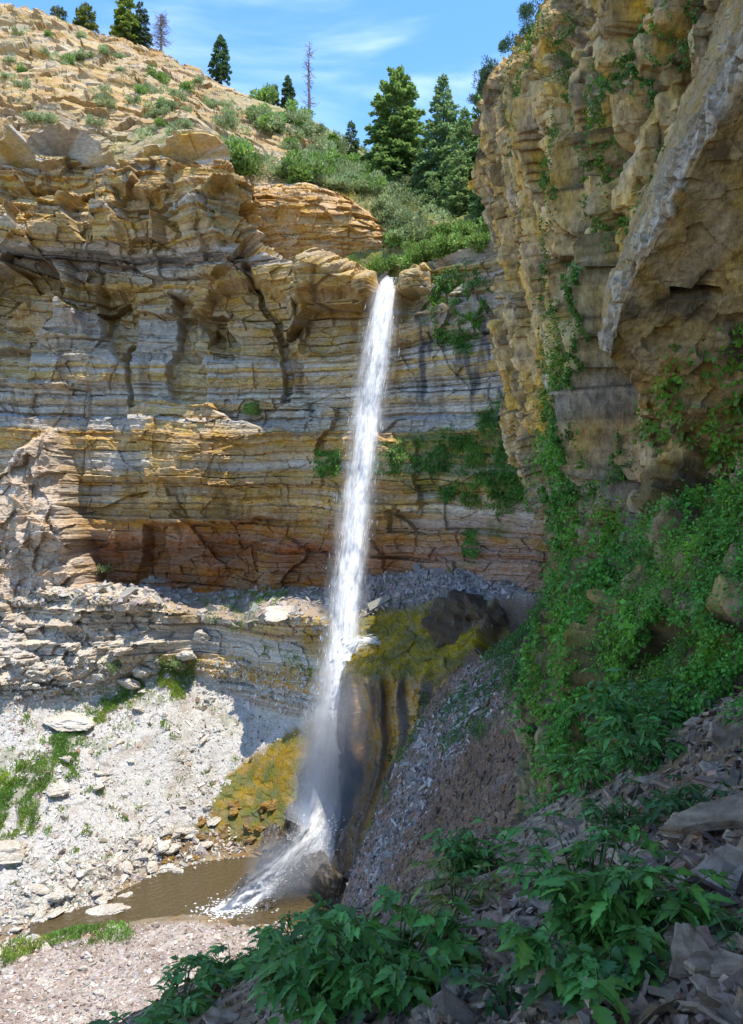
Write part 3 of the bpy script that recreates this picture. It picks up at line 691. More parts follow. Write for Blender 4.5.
# helpers that find the ground under a layout position
def pick(grid, px, py, k=None):
    """grid point seen nearest to (px, py)"""
    X, Y = PRJ[grid]
    d = (X - px) ** 2 + (Y - py) ** 2
    i = np.argmin(d)
    return GRID[grid].reshape(-1, 3)[i]
PRJ = {k: proj(v) for k, v in GRID.items()}
NRM = {}
def normals(grid):
    if grid not in NRM:
        n = smooth(gridnormals(GRID[grid]), 3)
        n *= np.where(((CAM - GRID[grid]) * n).sum(-1, keepdims=True) < 0, -1, 1)
        NRM[grid] = n
    return NRM[grid]
def sample(grid, n, weight, seed, jitter=.05):
    """n random points of a terrain grid, with weight(px, py, P) as density"""
    r = np.random.default_rng(seed)
    X, Y = PRJ[grid]; Pg = GRID[grid]
    w = weight(X, Y, Pg)
    dA = np.linalg.norm(np.cross(np.gradient(Pg, axis=1), np.gradient(Pg, axis=0)), axis=-1)
    w = np.clip(w, 0, None) * np.clip(dA, 0, np.percentile(dA, 98)) / np.maximum(Pg[..., 1], 2) ** 2
    w = w.ravel(); tot = w.sum()
    if tot <= 0: return np.zeros((0, 3)), np.zeros((0, 3))
    idx = r.choice(len(w), n, p=w / tot)
    P = Pg.reshape(-1, 3)[idx] + r.normal(0, 1, (n, 3)) * jitter
    return P, normals(grid).reshape(-1, 3)[idx]
# ================================================================== WATERFALL
def water_mat(name, k):
    m, nt, out = new_mat(name); L = nt.links.new
    a = N(nt, 'ShaderNodeAttribute', attribute_name="col")
    d = N(nt, 'ShaderNodeBsdfDiffuse'); d.inputs['Color'].default_value = (.93, .95, .97, 1)
    nv_ = N(nt, 'ShaderNodeCombineXYZ'); nv_.inputs[1].default_value = -.5; nv_.inputs[2].default_value = .87; L(nv_.outputs[0], d.inputs['Normal'])   # drops scatter light from all round, not like a sheet
    t = N(nt, 'ShaderNodeBsdfTranslucent'); t.inputs['Color'].default_value = (.93, .95, .97, 1)
    mx = N(nt, 'ShaderNodeMixShader'); mx.inputs[0].default_value = .25
    L(d.outputs[0], mx.inputs[1]); L(t.outputs[0], mx.inputs[2])
    tr = N(nt, 'ShaderNodeBsdfTransparent')
    mm = N(nt, 'ShaderNodeMath', operation='MULTIPLY'); mm.inputs[1].default_value = k
    L(a.outputs['Alpha'], mm.inputs[0])
    m2 = N(nt, 'ShaderNodeMixShader'); L(mm.outputs[0], m2.inputs[0]); L(tr.outputs[0], m2.inputs[1]); L(mx.outputs[0], m2.inputs[2])
    L(m2.outputs[0], out.inputs['Surface'])
    return m
M_veil = water_mat("falling_water", 1.0); M_spray = water_mat("water_spray", .55)

FALL = np.array([(392, 277, 60.0, 12), (390, 280, 58.4, 15), (387, 286, 57.1, 20), (381, 318, 56.6, 27), (376, 352, 56.4, 31), (369, 400, 56.3, 31), (363, 450, 56.0, 30), (356, 505, 55.8, 31),
                 (350, 560, 55.5, 32), (345, 610, 55.2, 33), (342, 660, 54.8, 38), (341, 710, 54.4, 48), (337, 755, 53.8, 55), (331, 800, 52.9, 58), (322, 835, 51.8, 56), (312, 858, 50.6, 52)], float)
RUN = np.array([(328, 815, 51.2, 50), (313, 838, 49.6, 42), (296, 858, 48.2, 36), (279, 875, 47.2, 34), (262, 890, 46.6, 36), (246, 902, 46.2, 34), (232, 910, 46.0, 26), (216, 916, 46.0, 8)], float)

def veil(path, nu, nv, seed, widen=1.0, depth=.35, dens=1.0, fall=True, streak=(9, 1.3), core=.08):
    d = np.concatenate([[0], np.cumsum(np.hypot(np.diff(path[:, 0]), np.diff(path[:, 1])))])
    Q = pchip(d, path, np.linspace(0, d[-1], nv))
    c = at(Q[:, 0], Q[:, 1], Q[:, 2]); w = Q[:, 3] / F * Q[:, 2] * widen
    tang = np.gradient(c, axis=0); tang /= np.linalg.norm(tang, axis=-1, keepdims=True)
    side = np.cross(tang, np.array([0, 1.0, .35])); side /= np.linalg.norm(side, axis=-1, keepdims=True)
    front = np.cross(side, tang)
    u = np.linspace(-.5, .5, nu)
    V = c[:, None] + side[:, None] * (u[None, :, None] * w[:, None, None])
    vv = np.linspace(0, d[-1], nv)[:, None] + 0 * u[None]
    uu = u[None] + 0 * vv
    bow = np.cos(uu * math.pi) * depth
    q = np.stack([uu * streak[0], vv / 60 * streak[1], 0 * uu + seed], -1)
    n1 = fbm(q + .25 * fbm(q * .7, 2, seed)[..., None], 4, seed)
    n2 = fbm(np.stack([uu * 3.2, vv / 40, 0 * uu + seed * 2.], -1), 3, seed + 3)
    V = V + front[:, None] * (bow + .25 * n1 + .2 * n2)[..., None]
    n3 = fbm(np.stack([uu * 16, vv / 30, 0 * uu + seed * 3.], -1) + .5 * n1[..., None], 4, seed + 5, .6)
    ua = np.abs(uu + .09 * n2 + .03 * n3)
    soft = np.exp(-(ua / .24) ** 2); corew = np.exp(-(np.abs(uu - core + .06 * n2) / .12) ** 2)
    low_ = sstep(.45, .95, vv / d[-1]) if fall else 0
    al = np.clip((soft * (.62 + .9 * n1 + .45 * n2 + .42 * n3 * (1 - .5 * low_)) + .95 * soft * low_ + .75 * corew * (.75 + .7 * n3 + .4 * n1)) * 1.35 * dens * (1 - sstep(.40, .5, np.abs(uu))), 0, 1)
    return V, al, Q

def water_sheet(name, parts, mat, parent):
    Vs, Fs, As, o = [], [], [], 0
    for V, al in parts:
        nv, nu = V.shape[:2]
        Vs.append(V.reshape(-1, 3)); As.append(al.ravel()); Fs.append(grid_faces(nv, nu) + o); o += nv * nu
    Vs = np.concatenate(Vs)
    return link(name, raw_mesh(name, Vs, np.concatenate(Fs), 4, np.ones((len(Vs), 3)), True, alpha=np.concatenate(As)), mat, parent)

def strands(path, n, seed, spread, lmin, lmax, wmin, wmax, scatter=.0, sideskew=0.0):
    r = np.random.default_rng(seed)
    d = np.concatenate([[0], np.cumsum(np.hypot(np.diff(path[:, 0]), np.diff(path[:, 1])))]); T = d[-1]
    ln = r.uniform(lmin, lmax, n); s0 = r.uniform(-.02, 1, n) * T
    k = 7; tt = np.linspace(0, 1, k)
    sv = np.clip(s0[:, None] + ln[:, None] * tt[None], 0, T)
    Q = pchip(d, path, sv.ravel()).reshape(n, k, 4)
    u = np.clip(r.normal(0, .22, n), -.62, .62) * spread + sideskew * r.random(n)
    px = Q[..., 0] + u[:, None] * Q[..., 3] + r.normal(0, .25, (n, k)); Y = Q[..., 2] - r.uniform(-.6, .7, n)[:, None]
    c = at(px, Q[..., 1], Y) + r.normal(0, scatter, (n, 1, 3))
    wd = r.uniform(wmin, wmax, n)[:, None] * np.sin(np.clip(tt, .03, .97) * math.pi)[None]
    yaw = r.uniform(-1.1, 1.1, n)
    sd_ = np.stack([np.cos(yaw), np.sin(yaw), 0 * yaw], -1)[:, None]
    Vl = c - sd_ * wd[..., None]; Vr = c + sd_ * wd[..., None]
    V = np.stack([Vl, Vr], 2)                                       # n,k,2,3
    base = (np.arange(n)[:, None] * k + np.arange(k - 1)[None]) * 2
    f = np.stack([base, base + 1, base + 3, base + 2], -1).reshape(-1, 4)
    al = (np.sin(tt * math.pi)[None] * r.uniform(.25, 1, n)[:, None])[..., None] + np.zeros((n, k, 2))
    return V.reshape(-1, 3), f, al.ravel()

wf = empty("waterfall", at(322, 850, 51.5))
tag(wf, "tall white waterfall dropping from the notch in the cliff rim into the creek", "waterfall")
def keep(o, root):
    o.parent = root; o.matrix_parent_inverse = Matrix.Translation(-root.location); return o
v1 = veil(FALL, 90, 1000, 3, 1.1, .45, 1.0); v2 = veil(FALL, 80, 1000, 8, 1.7, .1, .55); v3 = veil(FALL, 60, 1000, 14, .7, .8, 1.15, core=.02)
keep(water_sheet("water_veil", [v1[:2], v2[:2], v3[:2]], M_veil, None), wf)
V, f, al = strands(FALL, 700, 5, .9, 6, 26, .012, .04)
al = al * .55
V2, f2, al2 = strands(FALL, 1800, 6, 1.2, 3, 11, .006, .018)
keep(link("water_strands", raw_mesh("water_strands", np.concatenate([V, V2]), np.concatenate([f, f2 + len(V)]), 4, np.ones((len(V) + len(V2), 3)), True, alpha=np.concatenate([al, al2])), M_veil), wf)
v4 = veil(RUN, 60, 300, 21, .9, .5, 1.6, streak=(5, 1.8), core=.05); v5 = veil(RUN, 60, 300, 23, 1.8, .2, .55, streak=(4, 2.2), core=-.1)
keep(water_sheet("water_apron", [v4[:2], v5[:2]], M_veil, None), wf)
V, f, al = strands(RUN, 2400, 9, 1.3, .5, 2.2, .008, .022, .34)
keep(link("water_splash", raw_mesh("water_splash", V, f, 4, np.ones((len(V), 3)), True, alpha=al), M_veil), wf)
# splash where the fall strikes the mossy shelf half way down
SH = np.array([(347, 655, 54.2, 10), (352, 645, 54.2, 14), (360, 641, 54.2, 14), (368, 640, 54.2, 11), (377, 642, 54.3, 5)], float)
V, f, al = strands(SH, 420, 12, 1.5, 3, 16, .03, .10, .16)
s4 = veil(SH, 24, 60, 31, 1.3, .4, 2.0, streak=(3, 1))
keep(link("shelf_splash", raw_mesh("shelf_splash", V, f, 4, np.ones((len(V), 3)), True, alpha=al), M_veil), wf)
for o_ in wf.children:
    if o_.name.split('.')[0] in ('water_strands', 'water_splash', 'shelf_splash'): o_["kind"] = "stuff"
# fine spray hanging round the lower half of the fall: a real, thin volume
m, nt, out = new_mat("mist"); L = nt.links.new
pv = N(nt, 'ShaderNodeVolumePrincipled'); pv.inputs['Color'].default_value = (.95, .96, 1, 1); pv.inputs['Anisotropy'].default_value = .2
tcn = N(nt, 'ShaderNodeTexCoord'); gr = N(nt, 'ShaderNodeTexGradient', gradient_type='SPHERICAL')
L(tcn.outputs['Object'], gr.inputs['Vector'])
mm = N(nt, 'ShaderNodeMath', operation='MULTIPLY'); mm.inputs[1].default_value = .75
L(gr.outputs['Fac'], mm.inputs[0]); L(mm.outputs[0], pv.inputs['Density']); L(pv.outputs[0], out.inputs['Volume'])
def ell(name, c, r, label):
    import bmesh
    bm = bmesh.new(); bmesh.ops.create_icosphere(bm, subdivisions=3, radius=1)
    me = bpy.data.meshes.new(name); bm.to_mesh(me); bm.free()
    o = link(name, me, m, None, c); o.scale = r; tag(o, label, "mist", None, "stuff"); return o
ell("mist", at(338, 770, 52.6), (3.0, 2.4, 8.0), "thin white spray round the foot of the waterfall")
ell("mist", at(290, 868, 48.0), (3.0, 2.2, 2.0), "low white spray over the rocks where the fall runs out into the creek")
# foam drifting on the creek below the run-out
r = np.random.default_rng(77); n = 900
a_ = r.uniform(0, 6.283, n); q_ = np.abs(r.normal(0, 1, n))
fx_ = 228 + np.cos(a_) * q_ * 17; fy_ = 908 + np.sin(a_) * q_ * 6 - .12 * (fx_ - 228)
fz_ = np.interp(fx_, WX, wZ) + .035
c = atZ(fx_, fy_, fz_); sz_ = r.uniform(.02, .10, n); th_ = r.uniform(0, 6.283, n)
V = np.stack([c + np.stack([np.cos(th_ + k) * sz_ * r.uniform(.6, 1.3, n), np.sin(th_ + k) * sz_ * r.uniform(.6, 1.3, n), 0 * sz_], -1) for k in (0, 1.57, 3.14, 4.71)], 1)
V[..., 2] += np.repeat(r.uniform(0, .03, n)[:, None], 4, 1)
o = link("foam", raw_mesh("foam", V.reshape(-1, 3), np.arange(n * 4).reshape(-1, 4), 4, np.ones((n * 4, 3)), alpha=np.repeat(r.uniform(.3, .95, n), 4)), M_veil); tag(o, "white foam on the creek where the waterfall's run-out enters it", "foam", None, "stuff")
# ================================================================== VEGETATION
def orient(n, r, lean=.6):
    """random unit vectors near n"""
    v = n + r.normal(0, lean, n.shape); return v / (np.linalg.norm(v, axis=-1, keepdims=True) + 1e-9)

def leaf_cards(P, D, U, ln, wd, cols, fold=.25):
    """folded diamond leaves: base P, growth direction D, face normal about U"""
    n = len(P)
    S_ = np.cross(D, U); S_ /= np.linalg.norm(S_, axis=-1, keepdims=True) + 1e-9
    Un = np.cross(S_, D)
    ln = np.broadcast_to(ln, (n,))[:, None]; wd = np.broadcast_to(wd, (n,))[:, None]
    b = P; t = P + D * ln; m = P + D * ln * .45
    l = m - S_ * wd * .5 + Un * wd * fold; r_ = m + S_ * wd * .5 + Un * wd * fold
    V = np.stack([b, r_, t, l], 1).reshape(-1, 3)
    k = np.arange(n)[:, None] * 4
    f = np.concatenate([k + np.array([[0, 1, 2]]), k + np.array([[0, 2, 3]])])
    return V, f, np.repeat(cols, 4, 0)

def greens(n, r, base, var=.35, yellow=.15):
    c = np.asarray(base)[None] * (1 + r.uniform(-var, var, (n, 1)))
    y = r.random((n, 1)) * yellow
    return np.clip(c * (1 - y) + np.array([.14, .15, .02]) * y, 0, 1)

def foliage_obj(name, lists, mat, parent=None):
    V = np.concatenate([l[0] for l in lists]); C = np.concatenate([l[2] for l in lists]); F_ = []; o = 0
    for l in lists: F_.append(l[1] + o); o += len(l[0])
    return link(name, raw_mesh(name, V, np.concatenate(F_), 3, C), mat, parent)

UP = np.array([0, 0, 1.0])
def clump_noise(P, sc, seed): return fbm(P * sc, 3, seed)

def wall_leaves(grid, n, weight, seed, size, base, hang=.5, clump=1.2, thick=.25, var=.45, yellow=.15, aspect=.7):
    r = np.random.default_rng(seed)
    P, Nn = sample(grid, n, weight, seed, .03)
    if len(P) == 0: return None
    dist = P[:, 1]
    out_ = np.abs(r.normal(0, 1, len(P)))[:, None] * thick * (.4 + .8 * np.clip(.5 + clump_noise(P, clump, seed + 1), 0, 1.4))[:, None]
    out_ = .5 * out_ + thick * 1.7 * sstep(-.12, .42, clump_noise(P * np.array([1, 1, .6]), clump * .8, seed + 5))[:, None]
    P = P + Nn * out_
    D = orient(Nn * .55 - UP * hang, r, .5); U = orient(Nn + UP * .5, r, .45)
    sz = size * r.uniform(.55, 1.3, len(P)) * np.clip(1 + .9 * clump_noise(P, clump * .5, seed + 7), .65, 1.35)
    tone = 1 + .8 * clump_noise(P, clump * .8, seed + 2)
    C = greens(len(P), r, base, var, yellow) * np.clip(tone, .35, 2)[:, None]
    hue = sstep(-.1, .4, clump_noise(P, clump * .45, seed + 9))[:, None]; C = C * (1 - hue) + C * np.array([1.5, 1.12, .7]) * hue
    return leaf_cards(P, D, U, sz, sz * aspect, C)

def M(pts, soft=10): 
    return lambda X, Y: inpoly(X, Y, pts, soft)
def thr(P, sc, seed, lo, hi): return sstep(lo, hi, fbm(P * sc, 3, seed))

# ---- creeper on the right wall, four drapes that differ in leaf and place
w_far = lambda X, Y, P: inpoly(X + 10 * noise(P * .4, 201), Y + 10 * noise(P * .4, 202), [(488, 585), (515, 500), (545, 440), (600, 430), (625, 500), (640, 560), (640, 640), (600, 720), (560, 790), (525, 700), (500, 640)], 12) * (.05 + .95 * thr(P * np.array([1, 1, .22]), .9, 203, -.16, .05))
w_mid = lambda X, Y, P: inpoly(X + 12 * noise(P * .7, 204), Y + 12 * noise(P * .7, 205), [(590, 520), (640, 525), (680, 500), (743, 470), (820, 470), (820, 800), (620, 790), (560, 790), (600, 680)], 12) * (.04 + .96 * thr(P * np.array([1, 1, .35]), 1.5, 206, -.24, .0))
w_up = lambda X, Y, P: inpoly(X + 8 * noise(P * .5, 207), Y + 8 * noise(P * .5, 208), [(552, 310), (578, 270), (592, 350), (610, 420), (635, 470), (590, 500), (535, 480), (545, 400)], 8) * thr(P * np.array([1, 1, .4]), .9, 209, -.25, .05) \
    + inpoly(X, Y, [(552, 0), (572, 0), (570, 120), (562, 200), (545, 190), (556, 100)], 6) * thr(P, .8, 212, -.3, .0) + inpoly(X, Y, [(612, 230), (650, 190), (690, 120), (720, 90), (700, 160), (655, 240), (615, 300)], 9) * thr(P, 1.2, 210, -.05, .2) \
    + inpoly(X, Y, [(625, 60), (660, 0), (700, 0), (690, 60), (650, 110)], 8) * thr(P, 1.2, 211, -.1, .2) + inpoly(X, Y, [(520, 20), (545, 0), (552, 20), (520, 90), (500, 105)], 6) * .8 \
    + 1.0 * inpoly(X, Y, [(505, 90), (610, 60), (640, 300), (520, 300)], 10) * thr(P * np.array([1, 1, .22]), .9, 218, .06, .22)
w_right = lambda X, Y, P: inpoly(X + 8 * noise(P * 1.2, 213), Y + 8 * noise(P * 1.2, 214), [(645, 400), (665, 360), (705, 330), (700, 380), (670, 430), (645, 440)], 6) * thr(P, 1.6, 215, -.25, .05) + inpoly(X, Y, [(712, 420), (725, 330), (760, 300), (800, 330), (800, 560), (700, 560)], 8) * thr(P, 1.4, 216, -.25, .05)
o = foliage_obj("hanging_creeper", [wall_leaves('F', 105000, w_far, 1, .115, (.08, .25, .03), .6, 1.0, .35), wall_leaves('F', 70000, w_up, 2, .11, (.075, .19, .03), .5, 1.0, .22)], M_leaf)
tag(o, "dark green creeper hanging down the far damp part of the canyon wall", "creeper", None, "stuff")
o = foliage_obj("hanging_ivy", [wall_leaves('F', 125000, w_mid, 3, .06, (.08, .25, .03), .55, 2.0, .17, .4, .2, .85)], M_leaf)
tag(o, "small leaved green ivy covering the near wall above the leafy shrubs", "ivy", None, "stuff")
o = foliage_obj("broad_ivy", [wall_leaves('F', 1500, w_right, 4, .13, (.085, .23, .03), .5, 2.2, .16, .35, .4, .9), wall_leaves('G', 2600, lambda X, Y, P: w_right(X, Y, P) + .6 * inpoly(X, Y, [(640, 420), (700, 400), (745, 430), (740, 500), (640, 480)], 8) * thr(P, 1.4, 217, -.2, .1), 44, .12, (.085, .23, .03), .5, 2.2, .16, .35, .4, .9)], M_leaf)
tag(o, "bright broad leaved ivy at the right beneath the overhanging block", "ivy", None, "stuff")
# ---- ferns and moss on the wet ledges right of the fall
w_led = lambda X, Y, P: inpoly(X + 8 * noise(P * .6, 221), Y + 5 * noise(P * .6, 222), [(376, 446), (400, 438), (440, 436), (475, 430), (500, 398), (530, 410), (545, 480), (520, 500), (470, 474), (430, 470), (378, 474)], 6) * (.15 + .85 * thr(P, .8, 223, -.12, .12)) \
    + inpoly(X, Y, [(440, 484), (510, 482), (512, 508), (445, 502)], 5) * thr(P, .8, 224, -.15, .1) + inpoly(X, Y, [(440, 275), (470, 265), (492, 290), (470, 350), (440, 345), (425, 310)], 8) * thr(P, .9, 225, -.02, .2) + inpoly(X, Y, [(455, 328), (470, 328), (472, 352), (458, 352)], 4) + inpoly(X, Y, [(318, 450), (340, 450), (342, 474), (320, 474)], 4) + inpoly(X, Y, [(464, 532), (478, 528), (478, 552), (466, 552)], 3)
o = foliage_obj("hanging_ferns", [wall_leaves('A', 24000, w_led, 6, .22, (.08, .215, .032), .95, .8, .30, .4, .12, .32)], M_leaf)
tag(o, "dark green ferns hanging from the wet ledges right of the waterfall", "ferns", None, "stuff")
# ---- low green plants on scree, talus, bench, mound
w_scr = lambda X, Y, P: 1.2 * inpoly(X + 6 * noise(P * .8, 236), Y, [(500, 620), (560, 600), (590, 760), (575, 800), (545, 780), (528, 700), (505, 680)], 8) * thr(P, .8, 237, -.2, .05) + inpoly(X + 8 * noise(P * .5, 231), Y + 6 * noise(P * .5, 232), [(440, 720), (480, 660), (520, 610), (560, 590), (560, 640), (520, 690), (480, 740), (440, 750)], 8) * thr(P, .6, 233, -.15, .12) + .8 * inpoly(X, Y, [(405, 735), (425, 700), (430, 720), (400, 770), (380, 820), (370, 830)], 6) * thr(P, .8, 234, -.05, .15) + .5 * inpoly(X, Y, [(335, 925), (360, 905), (420, 905), (400, 935), (300, 950)], 8) * thr(P, .8, 235, -.05, .15)
w_tal = lambda X, Y, P: (3 * inpoly(X + 9 * noise(P * .5, 241), Y + 8 * noise(P * .5, 242), [(-20, 800), (60, 730), (100, 700), (165, 662), (200, 662), (190, 690), (110, 710), (70, 770), (30, 830), (-20, 845)], 10) * thr(P, .9, 243, -.1, .1) + .9 * inpoly(X, Y, [(-20, 690), (230, 690), (240, 760), (130, 850), (-20, 900)], 10) * thr(P, 1.25, 244, .22, .27) + .9 * inpoly(X, Y, [(-10, 950), (40, 932), (128, 926), (135, 942), (40, 948), (0, 968)], 4) * thr(P, .7, 245, -.2, .05)
    + .7 * inpoly(X, Y, [(180, 606), (250, 590), (290, 592), (262, 622), (250, 640)], 6) * thr(P, .8, 246, -.05, .15) + .6 * inpoly(X, Y, [(262, 640), (275, 640), (310, 665), (318, 680), (262, 668)], 4) * thr(P, 1, 247, -.05, .15))
o = foliage_obj("ground_plants", [wall_leaves('E', 32000, w_scr, 7, .11, (.06, .17, .045), -.5, .8, .12), wall_leaves('D', 700, lambda X, Y, P: inpoly(X, Y, [(380, 830), (395, 740), (425, 690), (430, 760), (390, 850)], 6) * thr(P, .8, 251, 0, .2), 8, .2, (.05, .11, .02), -.3, .8, .15)], M_leaf)
tag(o, "low green plants spreading over the shaded scree below the canyon wall", "plants", None, "stuff")
o = foliage_obj("grass", [wall_leaves('C', 26000, w_tal, 9, .20, (.15, .29, .06), -.9, .8, .10, .35, .3, .3)], M_leaf)
tag(o, "patches of green grass and weeds on the pale talus and the creek bank", "grass", None, "stuff")
w_hill = lambda X, Y, P: (P[..., 2] > 40) * (.25 * thr(P, .35, 261, .1, .3) + 1.0 * inpoly(X, Y, [(310, 195), (360, 160), (420, 215), (430, 270), (390, 270), (395, 235), (360, 205)], 10) + .8 * inpoly(X, Y, [(250, 262), (300, 258), (390, 266), (390, 284), (300, 275)], 6))
o = foliage_obj("hillside_grass", [wall_leaves('B', 9000, w_hill, 10, .42, (.24, .25, .08), -.9, .5, .1, .35, .4, .3)], M_leaf)
tag(o, "dry yellow green grass between the rocks of the hillside", "grass", None, "stuff")

# ------------------------------------------------------------------ trees
def tube(pts, rad, sides=7):
    pts = np.asarray(pts, float); k = len(pts)
    t = np.gradient(pts, axis=0); t /= np.linalg.norm(t, axis=-1, keepdims=True) + 1e-9
    ref = np.where(np.abs(t[:, 2:3]) > .9, np.array([[1., 0, 0]]), np.array([[0, 0, 1.]]))
    a = np.cross(t, ref); a /= np.linalg.norm(a, axis=-1, keepdims=True); b = np.cross(t, a)
    th_ = np.arange(sides) / sides * 2 * math.pi
    V = pts[:, None] + (a[:, None] * np.cos(th_)[None, :, None] + b[:, None] * np.sin(th_)[None, :, None]) * np.asarray(rad)[:, None, None]
    i = np.arange(k - 1)[:, None] * sides; j = np.arange(sides)[None]; j2 = (j + 1) % sides
    f = np.stack([i + j, i + j2, i + sides + j2, i + sides + j], -1).reshape(-1, 4)
    return V.reshape(-1, 3), f
def tubes_mesh(name, lst):
    V, Fs, o = [], [], 0
    for v, f in lst: V.append(v); Fs.append(f + o); o += len(v)
    return raw_mesh(name, np.concatenate(V), np.concatenate(Fs), 4, None, True)

def conifer(loc, h, rad, seed, name, label, base=(.07, .13, .045), dens=1.0, bare=.1, shape=1.0, group=None, droop=.25):
    r = np.random.default_rng(seed)
    root = empty(name, loc); tag(root, label, "tree", group)
    lean = r.normal(0, .015, 2)
    axis = lambda z: np.stack([lean[0] * z, lean[1] * z, z], -1)
    zs = np.linspace(-.5, h, 9)
    tubes = [tube(axis(zs), np.interp(zs, [-.5, h], [h * .018 + .03, .015]))]
    nb = int(h * 11 * dens)
    zb = h * (bare + (1 - bare) * r.random(nb) ** 1.15)
    fr = 1 - zb / h
    L_ = rad * (fr ** (.8 * shape)) * (1 - .35 * np.exp(-((fr - .95) / .12) ** 2)) * r.uniform(.6, 1.15, nb) + .08
    az = r.uniform(0, 2 * math.pi, nb)
    el = np.radians(np.interp(fr, [0, .35, 1], [48, 8, -14])) + r.normal(0, .1, nb)
    bd = np.stack([np.cos(az) * np.cos(el), np.sin(az) * np.cos(el), np.sin(el)], -1)
    Ps, Ds, Us, S_, Cs = [], [], [], [], []
    for i in range(nb):
        p0 = axis(zb[i]); n = max(5, int(L_[i] * 15 * dens))
        if L_[i] > .5 and i % 2 == 0: 
            q = np.linspace(0, .8, 4)[:, None]
            tubes.append(tube(p0 + bd[i] * L_[i] * q - UP * droop * (q * L_[i]) ** 2 * .3, np.linspace(.03, .008, 4), 4))
        t = np.sqrt(r.random(n)) * .98
        pos = p0 + bd[i] * (t * L_[i])[:, None] - UP[None] * (droop * .3 * (t * L_[i]) ** 2)[:, None]
        side = np.cross(bd[i], UP); side /= np.linalg.norm(side) + 1e-9
        lat = r.normal(0, 1, n) * L_[i] * .17 * (1.1 - t)
        pos = pos + side * lat[:, None] + UP * (r.normal(0, .06, n) - .05)[:, None]
        dd = bd[i] * .8 + side * (np.sign(lat) * r.uniform(.2, .9, n))[:, None] + UP * r.normal(-.05, .3, n)[:, None]
        Ps.append(pos); Ds.append(dd / np.linalg.norm(dd, axis=-1, keepdims=True))
        S_.append(np.full(n, .20 + .05 * L_[i]) * .85 * r.uniform(.7, 1.4, n)); Cs.append(greens(n, r, base, .4, .18) * (.8 + .35 * r.random()))
    P = np.concatenate(Ps); D_ = np.concatenate(Ds); sz = np.concatenate(S_) * (h / 9) ** .12
    U = orient(np.tile(UP, (len(P), 1)), r, .5)
    V, f, C = leaf_cards(P, D_, U, sz * 1.2, sz * .7, np.concatenate(Cs), .15)
    link("crown", raw_mesh("crown", V, f, 3, C), M_needle, root)
    link("trunk", tubes_mesh("trunk", tubes), M_bark, root)
    return root

def ground_at(grid, px, py): return pick(grid, px, py)
def base_pt(px, py, Y): return at(px, py, Y)
# px, py of the foot; distance; height
conifer(at(396, 200, 74), 12.0, 3.9, 1, "pine_tree", "large full dark green pine standing alone on the skyline beside the waterfall lip", (.17, .28, .075), 2.8, .06, .62)
conifer(at(443, 232, 70), 13.6, 3.2, 2, "spruce_tree", "slender blue green spruce in the gully, between the big pine and the canyon wall", (.18, .29, .12), 2.4, .06, .85)
conifer(at(476, 246, 66), 13.6, 2.0, 3, "spruce_tree", "tall narrow spruce tight against the nose of the canyon wall", (.17, .28, .095), 2.3, .05, .9)
conifer(at(460, 250, 63), 7.8, 1.9, 4, "fir_tree", "pale green fir in front of the gully spruces", (.19, .29, .10), 2.0, .02, .9)
conifer(at(487, 252, 62), 8.5, 1.8, 24, "fir_tree", "light green fir half hidden behind the edge of the canyon wall", (.18, .28, .10), 2.0, .02, .9)
conifer(at(427, 215, 76), 4.6, 1.3, 5, "fir_tree", "short fir at the right foot of the big pine", (.06, .11, .05), 1.2, .05)
conifer(at(220, 78, 93), 4.9, 1.5, 6, "pine_tree", "small cone shaped pine alone on the middle of the skyline", (.07, .15, .07), 3.2, .0, .85)
conifer(at(126, 46, 96), 6.0, 1.9, 7, "juniper_tree", "bright yellow green bushy juniper left of the dark one on the ridge", (.17, .24, .04), 3.0, .0, .5)
conifer(at(142, 50, 97), 5.6, 1.5, 8, "pine_tree", "dark slim pine behind the bright juniper on the ridge", (.06, .10, .05), 2.6, .0, .7)
conifer(at(288, 108, 94), 3.6, .95, 9, "pine_tree", "small dark pine just left of the tall bare snag", (.06, .12, .06), 3.2, .02, .6)
conifer(at(275, 104, 94), 2.3, .7, 10, "pine_tree", "tiny yellow green pine left of the small dark one by the snag", (.15, .21, .05), 3.2, .0, .7)
conifer(at(351, 156, 80), 3.4, .95, 11, "pine_tree", "small dark pine on the slope left of the big pine", (.08, .14, .05), 3.0, .0, .8)
conifer(at(333, 172, 78), 3.6, .95, 12, "juniper_tree", "round bright green juniper between snag and big pine", (.13, .23, .045), 3.0, .0, .45)
conifer(at(86, 36, 95), 3.0, 1.5, 13, "juniper_tree", "rounded olive juniper at the left end of the ridge", (.14, .18, .045), 3.2, .0, .3)
conifer(at(58, 22, 95), 1.6, 1.0, 14, "juniper_tree", "low grey green juniper left of the olive one on the ridge", (.11, .15, .08), 3.2, .0, .35)

